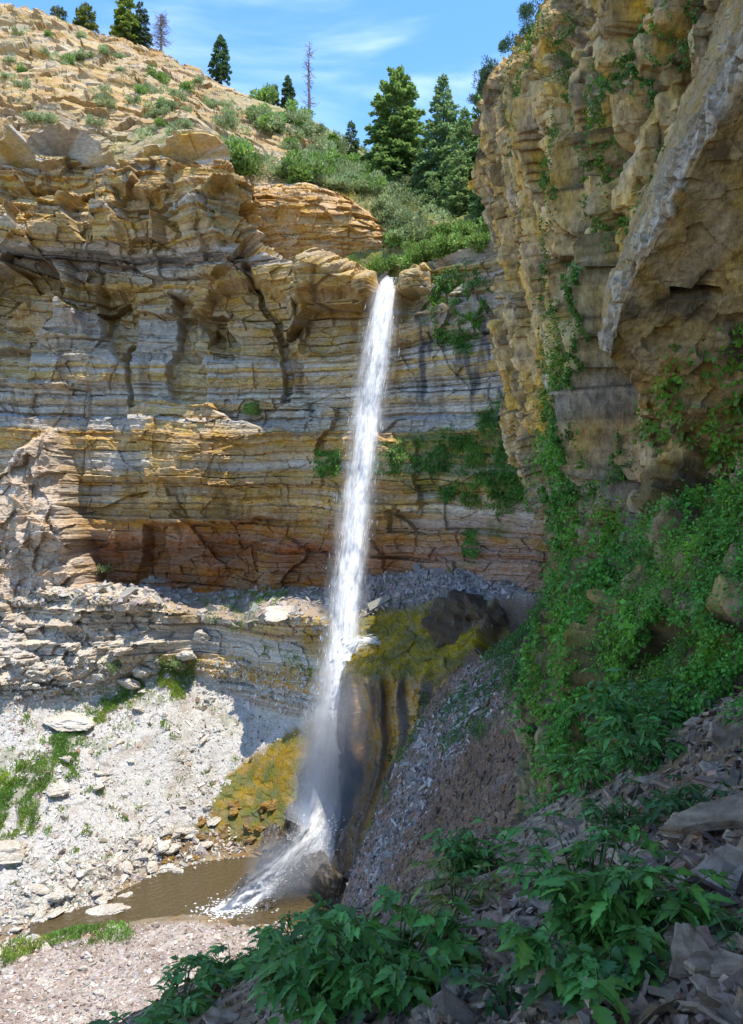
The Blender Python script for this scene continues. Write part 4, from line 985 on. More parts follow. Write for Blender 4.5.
conifer(at(452, 246, 68), 9.5, 2.2, 61, "fir_tree", "light green fir between the slender spruce and the narrow one", (.18, .29, .10), 2.2, .02, .85)
conifer(at(492, 262, 60), 11.0, 2.0, 62, "fir_tree", "tall light fir mostly hidden by the canyon wall's edge", (.17, .28, .10), 2.2, .02, .85)
conifer(at(433, 240, 66), 5.5, 1.6, 63, "fir_tree", "short light green fir in front of the slender spruce", (.19, .30, .10), 2.2, .0, .8)
conifer(at(466, 248, 65), 11.2, 2.4, 64, "fir_tree", "full light green fir overlapping the narrow spruce by the canyon wall", (.17, .28, .095), 2.4, .02, .8)
conifer(at(420, 232, 72), 7.6, 1.9, 65, "fir_tree", "mid green fir between the big pine and the slender spruce", (.16, .26, .09), 2.4, .02, .8)
def snag(loc, h, seed, label, spread=1.0, n=60, name="dead_tree"):
    r = np.random.default_rng(seed)
    root = empty(name, loc); tag(root, label, "dead tree")
    zs = np.linspace(-.4, h, 12)
    link("trunk", tubes_mesh("trunk", [tube(np.stack([.06 * np.sin(zs), .05 * np.cos(zs * 1.3), zs], -1), np.interp(zs, [-.4, h], [.20, .03]))]), M_dead, root)
    br = []
    for i in range(n):
        z = h * r.uniform(.08, .98); a = r.uniform(0, 6.283); L_ = spread * (1.15 - z / h) ** .6 * r.uniform(.4, 1.1)
        q = np.linspace(0, 1, 4)[:, None]; d = np.array([math.cos(a), math.sin(a), r.uniform(-.35, .25)])
        pts = np.array([0, 0, z]) + d * q * L_ + UP * (.12 * np.sin(q * 5 + a))
        br.append(tube(pts, np.linspace(.045, .018, 4), 4))
        for k in range(3):
            b0 = pts[1 + k % 3]; d2 = d + r.normal(0, .7, 3)
            br.append(tube(b0 + d2 * np.linspace(0, .3 * spread, 3)[:, None], np.linspace(.025, .012, 3), 3))
    link("branches", tubes_mesh("branches", br), M_dead, root)
snag(at(309, 113, 93), 8.2, 3, "tall bare grey snag with stubby branches on the skyline", 1.0, 64)
snag(at(161, 52, 96), 4.6, 4, "dead purplish grey conifer full of bare twigs on the ridge", 1.25, 110)

# ------------------------------------------------------------------ shrubs of the hillside: one prototype per kind, then copies
def shrub_mesh(name, seed, n, base, w=1.0, h=.8, leaf=.16, narrow=.5):
    r = np.random.default_rng(seed)
    k = 9; cs = np.stack([r.normal(0, .33, k) * w, r.normal(0, .33, k) * w, r.uniform(.25, .75, k) * h], -1)
    j = r.integers(0, k, n)
    v = r.normal(0, 1, (n, 3)); v /= np.linalg.norm(v, axis=-1, keepdims=True)
    P = cs[j] + v * (r.uniform(.1, 1, n) ** .5)[:, None] * np.array([.30 * w, .30 * w, .26 * h]) * r.uniform(.7, 1.2, (k, 1))[j]
    P[:, 2] = np.maximum(P[:, 2], .02)
    D_ = orient(v * .6 + UP * .6, r, .4); U = orient(v, r, .5)
    C = greens(n, r, base, .4, .15) * r.uniform(.75, 1.25, (k, 1))[j]
    V, f, C = leaf_cards(P, D_, U, leaf * r.uniform(.6, 1.3, n), leaf * narrow, C)
    return raw_mesh(name, V, f, 3, C)
SAGE = [shrub_mesh("sagebrush", 300 + i, 900, (.27, .34, .15), 1.0, .75, .15, .4) for i in range(3)]
BUSH = [shrub_mesh("green_bush", 310 + i, 1100, (.18, .30, .065), 1.0, .95, .17, .5) for i in range(3)]
DARKB = shrub_mesh("dark_bush", 330, 900, (.05, .11, .045), 1.0, 1.0, .15, .3)
for me_ in SAGE + BUSH + [DARKB]: me_.materials.append(M_leaf)
def put_shrub(kind, px, py, s, label, group=None, grid='B', i=[0]):
    p = pick(grid, px, py); i[0] += 1
    me_ = (SAGE if kind == 's' else BUSH)[i[0] % 3]
    o = link("sagebrush" if kind == 's' else "green_bush", me_, None, None, p - np.array([0, 0, .08 * s]))
    o.scale = (s, s, s * random.uniform(.85, 1.1)); o.rotation_euler = (0, 0, random.uniform(0, 6.28))
    tag(o, label, "shrub", group); return o
put_shrub('g', 226, 168, 3.0, "big bright green bush on the cliff rim above the banded outcrop's left end")
put_shrub('g', 243, 180, 1.9, "green bush just below the big bright bush at the rim corner")
put_shrub('g', 210, 152, 1.7, "green bush at the upper end of the big rim bush")
put_shrub('g', 294, 178, 2.2, "round yellow green bush on top of the banded outcrop")
put_shrub('g', 302, 120, 2.0, "green bush at the foot of the tall bare snag")
put_shrub('g', 262, 102, 2.3, "green bush on the skyline left of the tiny pine")
put_shrub('s', 178, 142, 2.2, "wide grey sagebrush on the rim left of the big green bush")
put_shrub('s', 318, 165, 2.4, "grey sagebrush right of the yellow green bush on the outcrop")
gr_ = "sagebrush scattered over the hillside"; lb = "small grey green sagebrush among the hillside rocks"
r = np.random.default_rng(55); n_ = 0
while n_ < 170:
    px = r.uniform(0, 420); top = np.interp(px, HX, [-40, -15, 8, 22, 44, 70, 96, 118, 152, 190, 204, 206]); bot = np.interp(px, [0, 200, 240, 400], [135, 138, 180, 200])
    py = r.uniform(top + 4, bot)
    if r.random() > .35 + .65 * (px / 400) : continue
    put_shrub('s' if r.random() < .75 else 'g', px, py, r.uniform(1.0, 2.2) * (.7 if px < 220 else 1), lb, gr_); n_ += 1
    if n_ and bpy.data.objects: pass
for o in list(col.objects):
    if o.name.startswith("green_bush") and o.get("group") == gr_:
        o["label"] = "small green bush among the hillside rocks"; o["group"] = "green bushes scattered over the hillside"
gr2 = "grey green brush on the slope right of the outcrop"
for k, (px, py, s) in enumerate([(335, 178, 2.0), (348, 190, 2.2), (362, 190, 2.0), (372, 205, 2.4), (385, 214, 2.2), (398, 222, 2.3), (352, 175, 2.0), (366, 178, 1.7), (410, 232, 2.4), (405, 208, 2.0), (322, 186, 1.6), (378, 196, 2.0), (418, 245, 2.2)]):
    put_shrub('s', px, py, s, "grey green brush on the slope beneath the big pine", gr2)
gr3 = "green bushes crowding the lip of the fall"
for k, (px, py, Y, s) in enumerate([(408, 264, 58.5, 1.5), (420, 256, 59, 1.6), (432, 254, 58, 1.5), (445, 252, 57.5, 1.7), (458, 250, 57, 1.5), (472, 248, 56, 1.5), (484, 246, 55, 1.5), (400, 250, 62, 2.2), (440, 238, 60, 1.8), (466, 238, 59, 1.8), (385, 268, 60, 1.4), (350, 270, 60, 1.3), (365, 272, 60, 1.2), (492, 236, 57, 1.8)]):
    i = k % 3; o = link("green_bush", BUSH[i], None, None, at(px, py + 6, Y)); o.scale = (s, s, s); o.rotation_euler = (0, 0, k * 1.7)
    tag(o, "leafy green bush at the cliff rim around the waterfall lip", "shrub", gr3)
for (px, py, s, lbl, kd) in [(115, 672, 1.3, "grey green shrub at the foot of the lit ledge, left of the talus top", 's'), (60, 580, 1.6, "dry brown grey shrub on the ledge below the lit buttress", 's'), (98, 576, 1.7, "pale grey shrub at the right end of the lit ledge", 's'), (172, 670, 1.8, "grey shrub on the top of the talus fan under the ledge", 's')]:
    put_shrub(kd, px, py, s, lbl, None, 'C')
o = link("green_bush", BUSH[1], None, None, pick('A', 252, 412) + np.array([0, -.5, -.4])); o.scale = (1.1, 1.1, 1.2); tag(o, "single small green bush growing from the middle of the shaded cliff", "shrub")
def edge_pt(py):
    X, Y = PRJ['F']; m_ = (np.abs(Y - py) < 2.5) & (GRID['F'][..., 1] < 55)
    i = np.argmin(np.where(m_, X, 1e9)); return GRID['F'].reshape(-1, 3)[i]
# bushes overhanging the top of the wall's nose
for k, (px, py, Y, s) in enumerate([(503, 92, 47, .9), (512, 70, 46, 1.1), (520, 46, 45, 1.0), (528, 18, 44, 1.2), (492, 104, 49, .8), (536, -5, 43, 1.3), (507, 80, 43, .9), (524, 30, 43, 1.0)]):
    o = link("dark_bush", DARKB, None, None, edge_pt(py) + np.array([-.15 * s, 0, -.35 * s])); o.scale = (s * .8, s * .8, s); o.rotation_euler = (0, 0, k)
    tag(o, "dark bush overhanging the top edge of the canyon wall's nose", "shrub", "bushes on the nose of the canyon wall")
# ================================================================== STONES
def chips(P, Nn, seed, size, flat=.25, elong=1.6, base=(.3, .27, .26), var=.4, upn=.5):
    """flat broken flakes, one six-sided wedge each"""
    r = np.random.default_rng(seed); n = len(P)
    U = orient(Nn, r, upn); A_ = r.normal(0, 1, (n, 3)); A_ -= (A_ * U).sum(-1, keepdims=True) * U; A_ /= np.linalg.norm(A_, axis=-1, keepdims=True); B_ = np.cross(U, A_)
    sz = size * np.exp(r.normal(0, .45, n))
    la = sz * r.uniform(.8, elong, n) * .5; lb_ = sz * r.uniform(.4, .9, n) * .5; lc = sz * flat * r.uniform(.5, 1.4, n) * .5
    V = []
    for (i, j, k) in [(-1, -1, -1), (1, -1, -1), (1, 1, -1), (-1, 1, -1), (-1, -1, 1), (1, -1, 1), (1, 1, 1), (-1, 1, 1)]:
        jit = r.uniform(.45, 1.1, (n, 3))
        V.append(P + A_ * (i * la * jit[:, 0])[:, None] + B_ * (j * lb_ * jit[:, 1])[:, None] + U * (k * lc * jit[:, 2])[:, None])
    V = np.stack(V, 1).reshape(-1, 3)
    q = np.array([[0, 3, 2, 1], [4, 5, 6, 7], [0, 1, 5, 4], [1, 2, 6, 5], [2, 3, 7, 6], [3, 0, 4, 7]])
    f = (np.arange(n)[:, None, None] * 8 + q[None]).reshape(-1, 4)
    C = np.asarray(base)[None] * (1 + r.uniform(-var, var, (n, 1))) * (1 + r.uniform(-.06, .06, (n, 3)))
    return V, f, np.repeat(C, 8, 0)
def chips_obj(name, lists, label, cat):
    V = np.concatenate([l[0] for l in lists]); C = np.concatenate([l[2] for l in lists]); F_ = []; o = 0
    for l in lists: F_.append(l[1] + o); o += len(l[0])
    o = link(name, raw_mesh(name, V, np.concatenate(F_), 4, C), M_stone); tag(o, label, cat, None, "stuff"); return o
# shaded scree right of the chute: grey flakes in a band, brown ones over the rest
wE = lambda X, Y, P: (Y > 640) * (Y < 960) * (X < 600) * (X > 300) * 1.0
wEg = lambda X, Y, P: inpoly(X + 12 * noise(P * .4, 19), Y, [(415, 735), (480, 665), (515, 655), (500, 700), (450, 760), (405, 840), (385, 900), (345, 930), (362, 860)], 12) * (.2 + thr(P, .8, 301, -.1, .2))
P1, n1_ = sample('E', 9000, wE, 61, .02); P2, n2_ = sample('E', 3200, wEg, 62, .02); P5, n5_ = sample('D', 2600, lambda X, Y, P: inpoly(X, Y, [(330, 570), (540, 565), (540, 590), (420, 600), (335, 622)], 6), 60, .02)
chips_obj("scree", [chips(P1, n1_, 63, .12, .3, 1.8, (.19, .13, .092), .55), chips(P2, n2_, 64, .15, .25, 1.8, (.32, .28, .25), .5), chips(P5, n5_, 59, .22, .3, 1.8, (.26, .23, .215), .5)], "loose grey and brown flakes of shale on the shaded slope", "scree")
# sunlit talus and creek bank
wT = lambda X, Y, P: (Y > 660) * (Y < 925) * (X > -60) * (1 - inpoly(X, Y, [(85, 925), (150, 862), (240, 846), (330, 850), (300, 925)], 4)) * (.25 + thr(P, .35, 302, -.2, .3)) * (X < 330) * (1 - 1.0 * inpoly(X, Y, [(212, 800), (232, 768), (285, 735), (318, 718), (345, 720), (345, 865), (250, 852), (160, 858), (205, 822)], 8))
wSh = lambda X, Y, P: inpoly(X, Y, [(-20, 955), (-20, 900), (60, 870), (150, 838), (215, 822), (245, 852), (160, 880), (90, 925), (40, 945)], 10)
wTop = lambda X, Y, P: inpoly(X, Y, [(-20, 575), (110, 580), (330, 575), (330, 635), (250, 625), (165, 610), (-20, 600)], 6)
P1, n1_ = sample('C', 13000, wT, 65, .02); P2, n2_ = sample('C', 1800, wSh, 66, .02); P3, n3_ = sample('C', 1600, wTop, 68, .02)
wG = lambda X, Y, P: (Y > 925) * (Y < 1040) * (P[..., 1] > 30) * (X < 360) * 1.0
P4, n4_ = sample('C', 14000, wG, 69, .01)
chips_obj("talus_rubble", [chips(P1[:12000], n1_[:12000], 67, .13, .45, 1.6, (.50, .47, .42), .25), chips(P1[12000:], n1_[12000:], 77, .17, .5, 1.8, (.24, .185, .135), .5), chips(P2, n2_, 70, .17, .5, 1.5, (.42, .38, .32), .35), chips(P3, n3_, 71, .3, .4, 1.5, (.36, .32, .28), .35)], "small pale stones strewn over the sunlit talus", "rubble")
chips_obj("gravel", [chips(P4[:10000], n4_[:10000], 72, .11, .45, 1.5, (.32, .26, .22), .6), chips(P4[10000:], n4_[10000:], 78, .13, .45, 1.6, (.46, .42, .38), .3)], "pinkish gravel on the sunlit bank in front of the creek", "gravel")
# foreground
wS = lambda X, Y, P: (P[..., 1] > 1.5) * (P[..., 1] < 12) * 1.0
P1, n1_ = sample('S', 9000, wS, 73, .01)
P2, n2_ = sample('S', 2600, lambda X, Y, P: (P[..., 1] > 2.2) * (P[..., 1] < 11) * (.15 + 1.5 * inpoly(X, Y, [(640, 830), (660, 760), (700, 690), (760, 640), (760, 1030), (600, 1030), (560, 960)], 20) + 1.2 * inpoly(X, Y, [(430, 1030), (450, 900), (560, 900), (600, 1030)], 20)), 75, .012)
chips_obj("shale_chips", [chips(P2, n2_, 76, .075, .2, 2.0, (.245, .17, .12), .6, .5), chips(P1, n1_, 74, .055, .22, 2.0, (.23, .16, .115), .6, .7)], "dark purplish shale chips covering the foreground slope", "scree")

# ---- boulder and slab prototypes
import bmesh
def boulder_mesh(name, seed, cols, flat=.7, cuts=7):
    r = np.random.default_rng(seed)
    bm = bmesh.new(); bmesh.ops.create_icosphere(bm, subdivisions=4, radius=1)
    V = np.array([v.co[:] for v in bm.verts]); F_ = np.array([[v.index for v in f.verts] for f in bm.faces]); bm.free()
    for k in range(cuts):
        n = r.normal(0, 1, 3); n /= np.linalg.norm(n); d = r.uniform(.45, .8)
        ex_ = np.clip(V @ n - d, 0, None); V = V - ex_[:, None] * n
    q_, _, qe = facet(V * 1.7 + seed * 3.1, seed + 40); V = V * (1 + .16 * q_ - .06 * (1 - sstep(0, .12, qe)))[:, None]
    V = V * np.array([1, r.uniform(.65, .95), flat])
    V = V * (1 + .24 * fbm(V * 1.6 + seed, 5, seed, .62) + .06 * fbm(V * 5 + seed, 3, seed + 1))[:, None]
    s_ = fbm(V * np.array([.8, .8, 5.]) + seed, 3, seed + 2)
    C = mix(np.array(cols[0]), np.array(cols[1]), sstep(-.25, .3, s_))
    me = raw_mesh(name, V, F_, 3, C); me.materials.append(M_stone); return me
def slab_mesh(name, seed, cols):
    r = np.random.default_rng(seed)
    k = int(r.integers(5, 8)); a = np.sort(r.uniform(0, 6.283, k)); rad = r.uniform(.75, 1.1, k)
    pts = np.stack([np.cos(a) * rad, np.sin(a) * rad * r.uniform(.45, .8)], -1)
    # dense outline
    m_ = 6; out_ = []
    for i in range(k):
        p, q = pts[i], pts[(i + 1) % k]
        for t in np.arange(m_) / m_: out_.append(p * (1 - t) + q * t)
    out_ = np.array(out_); out_ += r.normal(0, .018, out_.shape); n = len(out_)
    th_ = r.uniform(.06, .15); rings = [(0.0, -1), (.55, -1), (.93, -1), (1.0, -.75), (1.0 - .03, -.2), (1.02, .2), (.99, .7), (.93, 1), (.55, 1.0), (0.0, 1.0)]
    V = []; F_ = []
    for (s_, z) in rings:
        js = 1 + r.normal(0, .015, n) * (s_ > .8)
        ring = np.concatenate([out_ * s_ * js[:, None], np.full((n, 1), z * th_ / 2)], 1)
        ring[:, 2] += .03 * fbm(np.stack([ring[:, 0] * 2, ring[:, 1] * 2, ring[:, 2] * 0 + seed], -1), 3, seed) + .35 * th_ * (ring[:, 0] * r.normal(0, .1))
        V.append(ring)
    V = np.concatenate(V)
    for i in range(len(rings) - 1):
        for j in range(n): F_.append([i * n + j, i * n + (j + 1) % n, (i + 1) * n + (j + 1) % n, (i + 1) * n + j])
    C = mix(np.array(cols[0]), np.array(cols[1]), sstep(-.3, .3, fbm(V * 2.2 + seed, 4, seed + 4)))
    C = C * (.85 + .3 * rnd(np.floor(V[:, 2] / th_ * 7), 0, 0, seed))[:, None]
    me = raw_mesh(name, V, F_, 4, C); me.materials.append(M_stone); return me
BLD = [boulder_mesh("boulder", 400 + i, ((.50, .46, .40), (.40, .35, .28)), .5 + .06 * i) for i in range(5)]
WET = [boulder_mesh("wet_boulder", 420 + i, ((.045, .037, .03), (.085, .066, .044)), .8, 9) for i in range(3)]
for me_ in WET: me_.materials[0] = M_wet
SLB = [slab_mesh("flat_stone", 440 + i, ((.21, .14, .09), (.39, .29, .205))) for i in range(8)]
def place(me, name, p, s, rot, label, cat, group=None):
    o = link(name, me, None, None, p); o.scale = s if hasattr(s, '__len__') else (s, s, s); o.rotation_euler = rot; tag(o, label, cat, group); return o
# named boulders round the creek and on the talus
place(BLD[0], "boulder", pick('C', 102, 920) + np.array([0, 0, .25]), (1.75, 1.0, .75), (.1, -.12, .25), "big flat white slab lying at the near edge of the creek", "boulder")
place(BLD[1], "boulder", pick('C', 72, 722) + np.array([0, -.2, .1]), (1.75, 1.3, .85), (.2, .1, .1), "large grey block half sunk in the talus below the lit ledge", "boulder")
place(BLD[2], "boulder", pick('C', 6, 856) + np.array([0, 0, .2]), (1.5, 1.2, .8), (.2, .1, 0), "large pale boulder cut by the photo's left edge above the creek", "boulder")
place(BLD[3], "boulder", pick('C', 60, 790) + np.array([0, 0, .1]), (1.0, .8, .6), (.2, 0, .4), "pale boulder alone in the grass patch on the talus", "boulder")
place(BLD[0], "boulder", pick('C', 283, 612) + np.array([0, 0, -.2]), (2.3, 1.9, 1.1), (.1, .05, .3), "broad sunlit white boulder on the bench left of the waterfall", "boulder")
place(BLD[4], "boulder", pick('C', 203, 635) + np.array([0, -.6, 0]), (.9, .9, .7), (0, .2, .3), "sunlit knob of rock jutting from the lower band", "boulder")
place(BLD[2], "boulder", pick('C', 190, 655) + np.array([0, -.6, 0]), (1.0, .9, .7), (0, .2, 1.3), "lower sunlit knob of rock on the band above the talus fan", "boulder")
place(BLD[1], "boulder", pick('C', 130, 685) + np.array([0, -.4, .2]), (.9, .9, .8), (0, .4, 1.), "blocky boulder at the top of the talus by the grey shrub", "boulder")
place(BLD[3], "boulder", pick('C', 142, 672) + np.array([0, -.4, .2]), (.8, .9, .8), (0, .2, 2.), "sunlit boulder against the end of the left ledge", "boulder")
r = np.random.default_rng(91)
P1, n1_ = sample('C', 62, wSh, 92, .05)
for k, p in enumerate(P1): place(BLD[k % 5], "boulder", p, r.uniform(.25, .75) * np.array([1.2, .9, .8]), r.uniform(-.4, .4, 3) + np.array([0, 0, k]), "small pale boulder in the line along the far bank of the creek", "boulder", "boulders along the far bank of the creek")
P1, n1_ = sample('C', 46, lambda X, Y, P: wT(X, Y, P) * (Y < 850) * (X < 290), 93, .05)
for k, p in enumerate(P1): place(BLD[k % 5], "boulder", p, r.uniform(.25, .7) * np.array([1.2, .9, .7]), r.uniform(-.4, .4, 3) + np.array([0, 0, k]), "small pale stone lying loose among others on the sunlit talus", "boulder", "stones on the talus")
P1, n1_ = sample('C', 60, lambda X, Y, P: (Y > 935) * (Y < 1035) * (P[..., 1] > 30) * (X < 260) * (X > -20), 94, .05)
for k, p in enumerate(P1): place(BLD[k % 5], "boulder", p, r.uniform(.08, .34) * np.array([1.3, .9, .6]), r.uniform(-.2, .2, 3) + np.array([0, 0, k]), "small pale stone set in the pinkish gravel bank", "boulder", "stones on the gravel bank")
P1, n1_ = sample('C', 14, lambda X, Y, P: inpoly(X, Y, [(-20, 575), (100, 578), (165, 600), (150, 612), (-20, 596)], 5), 95, .05)
for k, p in enumerate(P1): place(BLD[k % 5], "boulder", p, r.uniform(.4, .95) * np.array([1.2, .9, .7]), r.uniform(-.4, .4, 3) + np.array([0, 0, k]), "small sunlit boulder in the row on top of the left ledge", "boulder", "boulders along the left ledge")
BRN = [boulder_mesh("brown_boulder", 460 + i, ((.17, .10, .045), (.24, .16, .06)), .7, 8) for i in range(3)]
P1, n1_ = sample('C', 34, lambda X, Y, P: inpoly(X, Y, [(150, 842), (205, 815), (240, 800), (300, 800), (305, 850), (250, 856), (160, 862)], 4), 97, .05)
for k, p in enumerate(P1): place(BRN[k % 3], "brown_boulder", p, r.uniform(.25, .75) * np.array([1.2, .9, .8]), r.uniform(-.4, .4, 3) + np.array([0, 0, k]), "brown algae stained boulder at the foot of the yellow mossy slope", "boulder", "brown boulders below the yellow slope")
# dark wet rocks under the fall
place(WET[0], "wet_boulder", at(318, 882, 48.9), (1.5, 1.4, 2.6), (.1, .25, .4), "big dark wet rock that splits the water at the foot of the fall", "boulder")
place(WET[1], "wet_boulder", at(300, 818, 54.2), (1.7, 1.4, 1.9), (0, .35, .2), "dark wet block behind the foot of the waterfall, against the yellow slope", "boulder")
place(WET[2], "wet_boulder", at(312, 775, 55.4), (1.5, 1.3, 2.3), (.2, .2, 1.0), "tall dark wet rock seen through the spray behind the lower fall", "boulder")
place(WET[0], "wet_boulder", at(286, 842, 52.6), (1.2, 1.0, 1.1), (.4, .2, 2.0), "low dark wet rock just left of the foot of the fall", "boulder")
place(WET[2], "wet_boulder", at(249, 886, 48.6), (1.3, .9, 1.0), (.1, -.5, .2), "dark wet boulder left of the white run of water", "boulder")
place(WET[1], "wet_boulder", at(265, 912, 46.6), (1.1, .9, .9), (.1, .1, 1.2), "rounded brown wet boulder below the white run of water", "boulder")
place(WET[0], "wet_boulder", at(330, 890, 46.8), (1.5, 1.3, 2.4), (.1, .1, 2.2), "dark wet rock right of the splash, against the orange ridge", "boulder")
place(WET[2], "wet_boulder", at(272, 838, 51.6), (1.5, 1.1, 1.0), (.1, -.2, 1.2), "grey wet boulder at the head of the pool", "boulder")
place(boulder_mesh("dark_boulder", 430, ((.075, .055, .04), (.12, .09, .06)), 1.0, 6), "dark_boulder", at(474, 628, 54.4), (3.4, 2.4, 2.3), (.3, .35, .5), "large smooth dark boulder on the mossy mound under the far wall", "boulder")
# foreground slabs, the ones that stand out first
def slab(px, py, s, rot, label, dz=.03, grid='S', i=0, th=1.):
    return place(SLB[i % 8], "flat_stone", pick(grid, px, py) + np.array([0, 0, dz]), (s, s, s * th), rot, label, "rock slab")
slab(715, 838, .50, (.1, -.32, .35), "long thick grey slab leaning out from the rubble at the right", .10, i=0, th=1.6)
slab(722, 880, .30, (.25, -.25, .2), "broad tilted slab right under the long leaning one", .06, i=1, th=1.4)
slab(648, 790, .20, (.05, -.1, .1), "pale tan slab lying flat on rubble beneath the leafy shrub", .10, i=2, th=1.3)
slab(650, 806, .17, (.9, .3, .5), "tan block under the pale flat slab", .03, i=3, th=2.2)
slab(728, 745, .22, (1.1, .2, .1), "upright grey slab standing near the right edge above the rubble", .08, i=4, th=1.2)
slab(572, 826, .30, (.2, .2, .4), "weathered grey rock with lichen between the two leafy clumps", .04, i=5, th=2.4)
slab(690, 970, .20, (.3, -.3, 1.2), "big slab on its side at the bottom right, beneath the leafy plant", .04, i=6, th=1.3)
slab(640, 865, .2, (.2, .1, .2), "dark reddish block at the edge of the right leafy plant", .04, i=7, th=2.2)
slab(500, 962, .17, (.3, .6, .8), "blue grey slab tilted up beside the middle plant", .03, i=1)
slab(565, 1000, .2, (.2, .3, 2.8), "flat slab in front of the middle plant at the bottom", .03, i=2)
P1, n1_ = sample('S', 285, lambda X, Y, P: (P[..., 1] > 2.2) * (P[..., 1] < 11) * (.25 + 1.6 * inpoly(X, Y, [(640, 830), (660, 760), (700, 690), (760, 640), (760, 1030), (600, 1030), (560, 960)], 20) + .8 * inpoly(X, Y, [(430, 1030), (450, 930), (560, 930), (600, 1030)], 20)) * (X < 770), 96, .015)
for k, p in enumerate(P1):
    s_ = float(np.exp(r.normal(-2.65, .42))) * (1 + .05 * p[1])
    place(SLB[k % 8], "flat_stone", p + np.array([0, 0, .02]), (s_, s_ * r.uniform(.7, 1.1), s_ * r.uniform(.8, 1.8)), (r.normal(.12, .17), r.normal(-.22, .17), r.uniform(0, 6.28)), "small loose shale slab among many alike in the shaded foreground rubble", "rock slab", "broken slabs in the foreground rubble")

# ================================================================== LEAFY PLANTS IN FRONT
def blades(P, D, U, ln, wd, droop, cols, seg=12):
    """pointed, folded, drooping leaf blades with a midrib"""
    n = len(P); S_ = np.cross(D, U); S_ /= np.linalg.norm(S_, axis=-1, keepdims=True) + 1e-9; Un = np.cross(S_, D)
    t = np.linspace(0, 1, seg + 1)
    prof = np.sin(np.clip(t, 0, 1) ** .75 * math.pi) ** .8; prof[0] = .04; prof[-1] = 0.01
    c = P[:, None] + D[:, None] * (t[None] * ln[:, None])[..., None] - UP * (droop[:, None] * (t[None] ** 2) * ln[:, None])[..., None]
    tooth = np.array([1, .95, 1.0, 1.18, .72, 1.0, 1.22, .66, .95, 1.15, .60, 1, 1.]); wv_ = 1 + (tooth - 1)[None] * .9
    w_ = (prof[None] * wd[:, None] * .5 * wv_)[..., None]
    l = c - S_[:, None] * w_ + Un[:, None] * w_ * .35; r_ = c + S_[:, None] * w_ + Un[:, None] * w_ * .35
    V = np.stack([l, c, r_], 2).reshape(-1, 3)
    base = (np.arange(n)[:, None] * (seg + 1) + np.arange(seg)[None]) * 3
    f = np.concatenate([np.stack([base, base + 1, base + 4, base + 3], -1), np.stack([base + 1, base + 2, base + 5, base + 4], -1)]).reshape(-1, 4)
    shade = np.ones((n, seg + 1, 3)); shade[:, :, 1] = 1.35; shade *= (.88 + .24 * np.random.default_rng(n).random((n, seg + 1, 1)))
    C = (cols[:, None, None] * shade[..., None]).reshape(-1, 3)
    return V, f, C
def leafy_plant(p, h, rad, seed, label, base=(.065, .185, .035), stems=9, leafl=.16, leafw=.07, per=7, nodes=4, name="leafy_plant", yellow=.12, cat="plant"):
    r = np.random.default_rng(seed); root = empty(name, p); tag(root, label, cat)
    tb_, Ps, Ds, Us, Ls = [], [], [], [], []
    for i in range(stems):
        a = r.uniform(0, 6.283); sp = rad * math.sqrt(r.random()); hh = h * r.uniform(.6, 1.05)
        q = np.linspace(0, 1, 6)[:, None]
        dirh = np.array([math.cos(a), math.sin(a), 0]); pts = dirh * (.15 * sp + sp * q ** 1.4) + UP * (hh * q ** .85 - .05)
        tb_.append(tube(pts, np.linspace(.009, .004, 6), 5))
        for k in range(nodes):
            t = (k + 1.6) / (nodes + .6); b0 = np.array([np.interp(min(t, 1), q[:, 0], pts[:, j]) for j in range(3)])
            aa = a + r.uniform(-1.6, 1.6) + (k % 2) * math.pi * .5
            d = np.array([math.cos(aa), math.sin(aa), r.uniform(.0, .5)]); d /= np.linalg.norm(d)
            pl = leafl * r.uniform(.9, 1.7); qq = np.linspace(0, 1, 5)[:, None]
            rp = b0 + d * pl * qq - UP * (.35 * pl * qq ** 2)
            tb_.append(tube(rp, np.linspace(.004, .002, 5), 4))
            side = np.cross(d, UP); side /= np.linalg.norm(side)
            for m_ in range(per):
                if m_ == per - 1: tpos, dd = 1.0, d - UP * .3
                else:
                    tpos = .45 + .5 * (m_ // 2) / max(1, (per - 1) // 2); dd = d * .55 + side * (1 if m_ % 2 else -1) * .85 - UP * .2
                dd = dd + r.normal(0, .12, 3); dd /= np.linalg.norm(dd)
                Ps.append(np.array([np.interp(tpos, qq[:, 0], rp[:, j]) for j in range(3)])); Ds.append(dd)
                u = UP + r.normal(0, .28, 3); Us.append(u / np.linalg.norm(u)); Ls.append(leafl * r.uniform(.6, 1.15) * (1.1 if m_ == per - 1 else .9))
    P, D_, U, ln = np.array(Ps), np.array(Ds), np.array(Us), np.array(Ls); n = len(P)
    V, f, C = blades(P, D_, U, ln, ln * leafw / leafl, r.uniform(.1, .55, n), greens(n, r, base, .5, yellow * 1.8) * r.choice([.75, 1, 1, 1.35], (n, 1)))
    link("foliage", raw_mesh("foliage", V, f, 4, C, True), M_broad, root)
    link("stem", tubes_mesh("stem", tb_), M_stem, root)
    return root
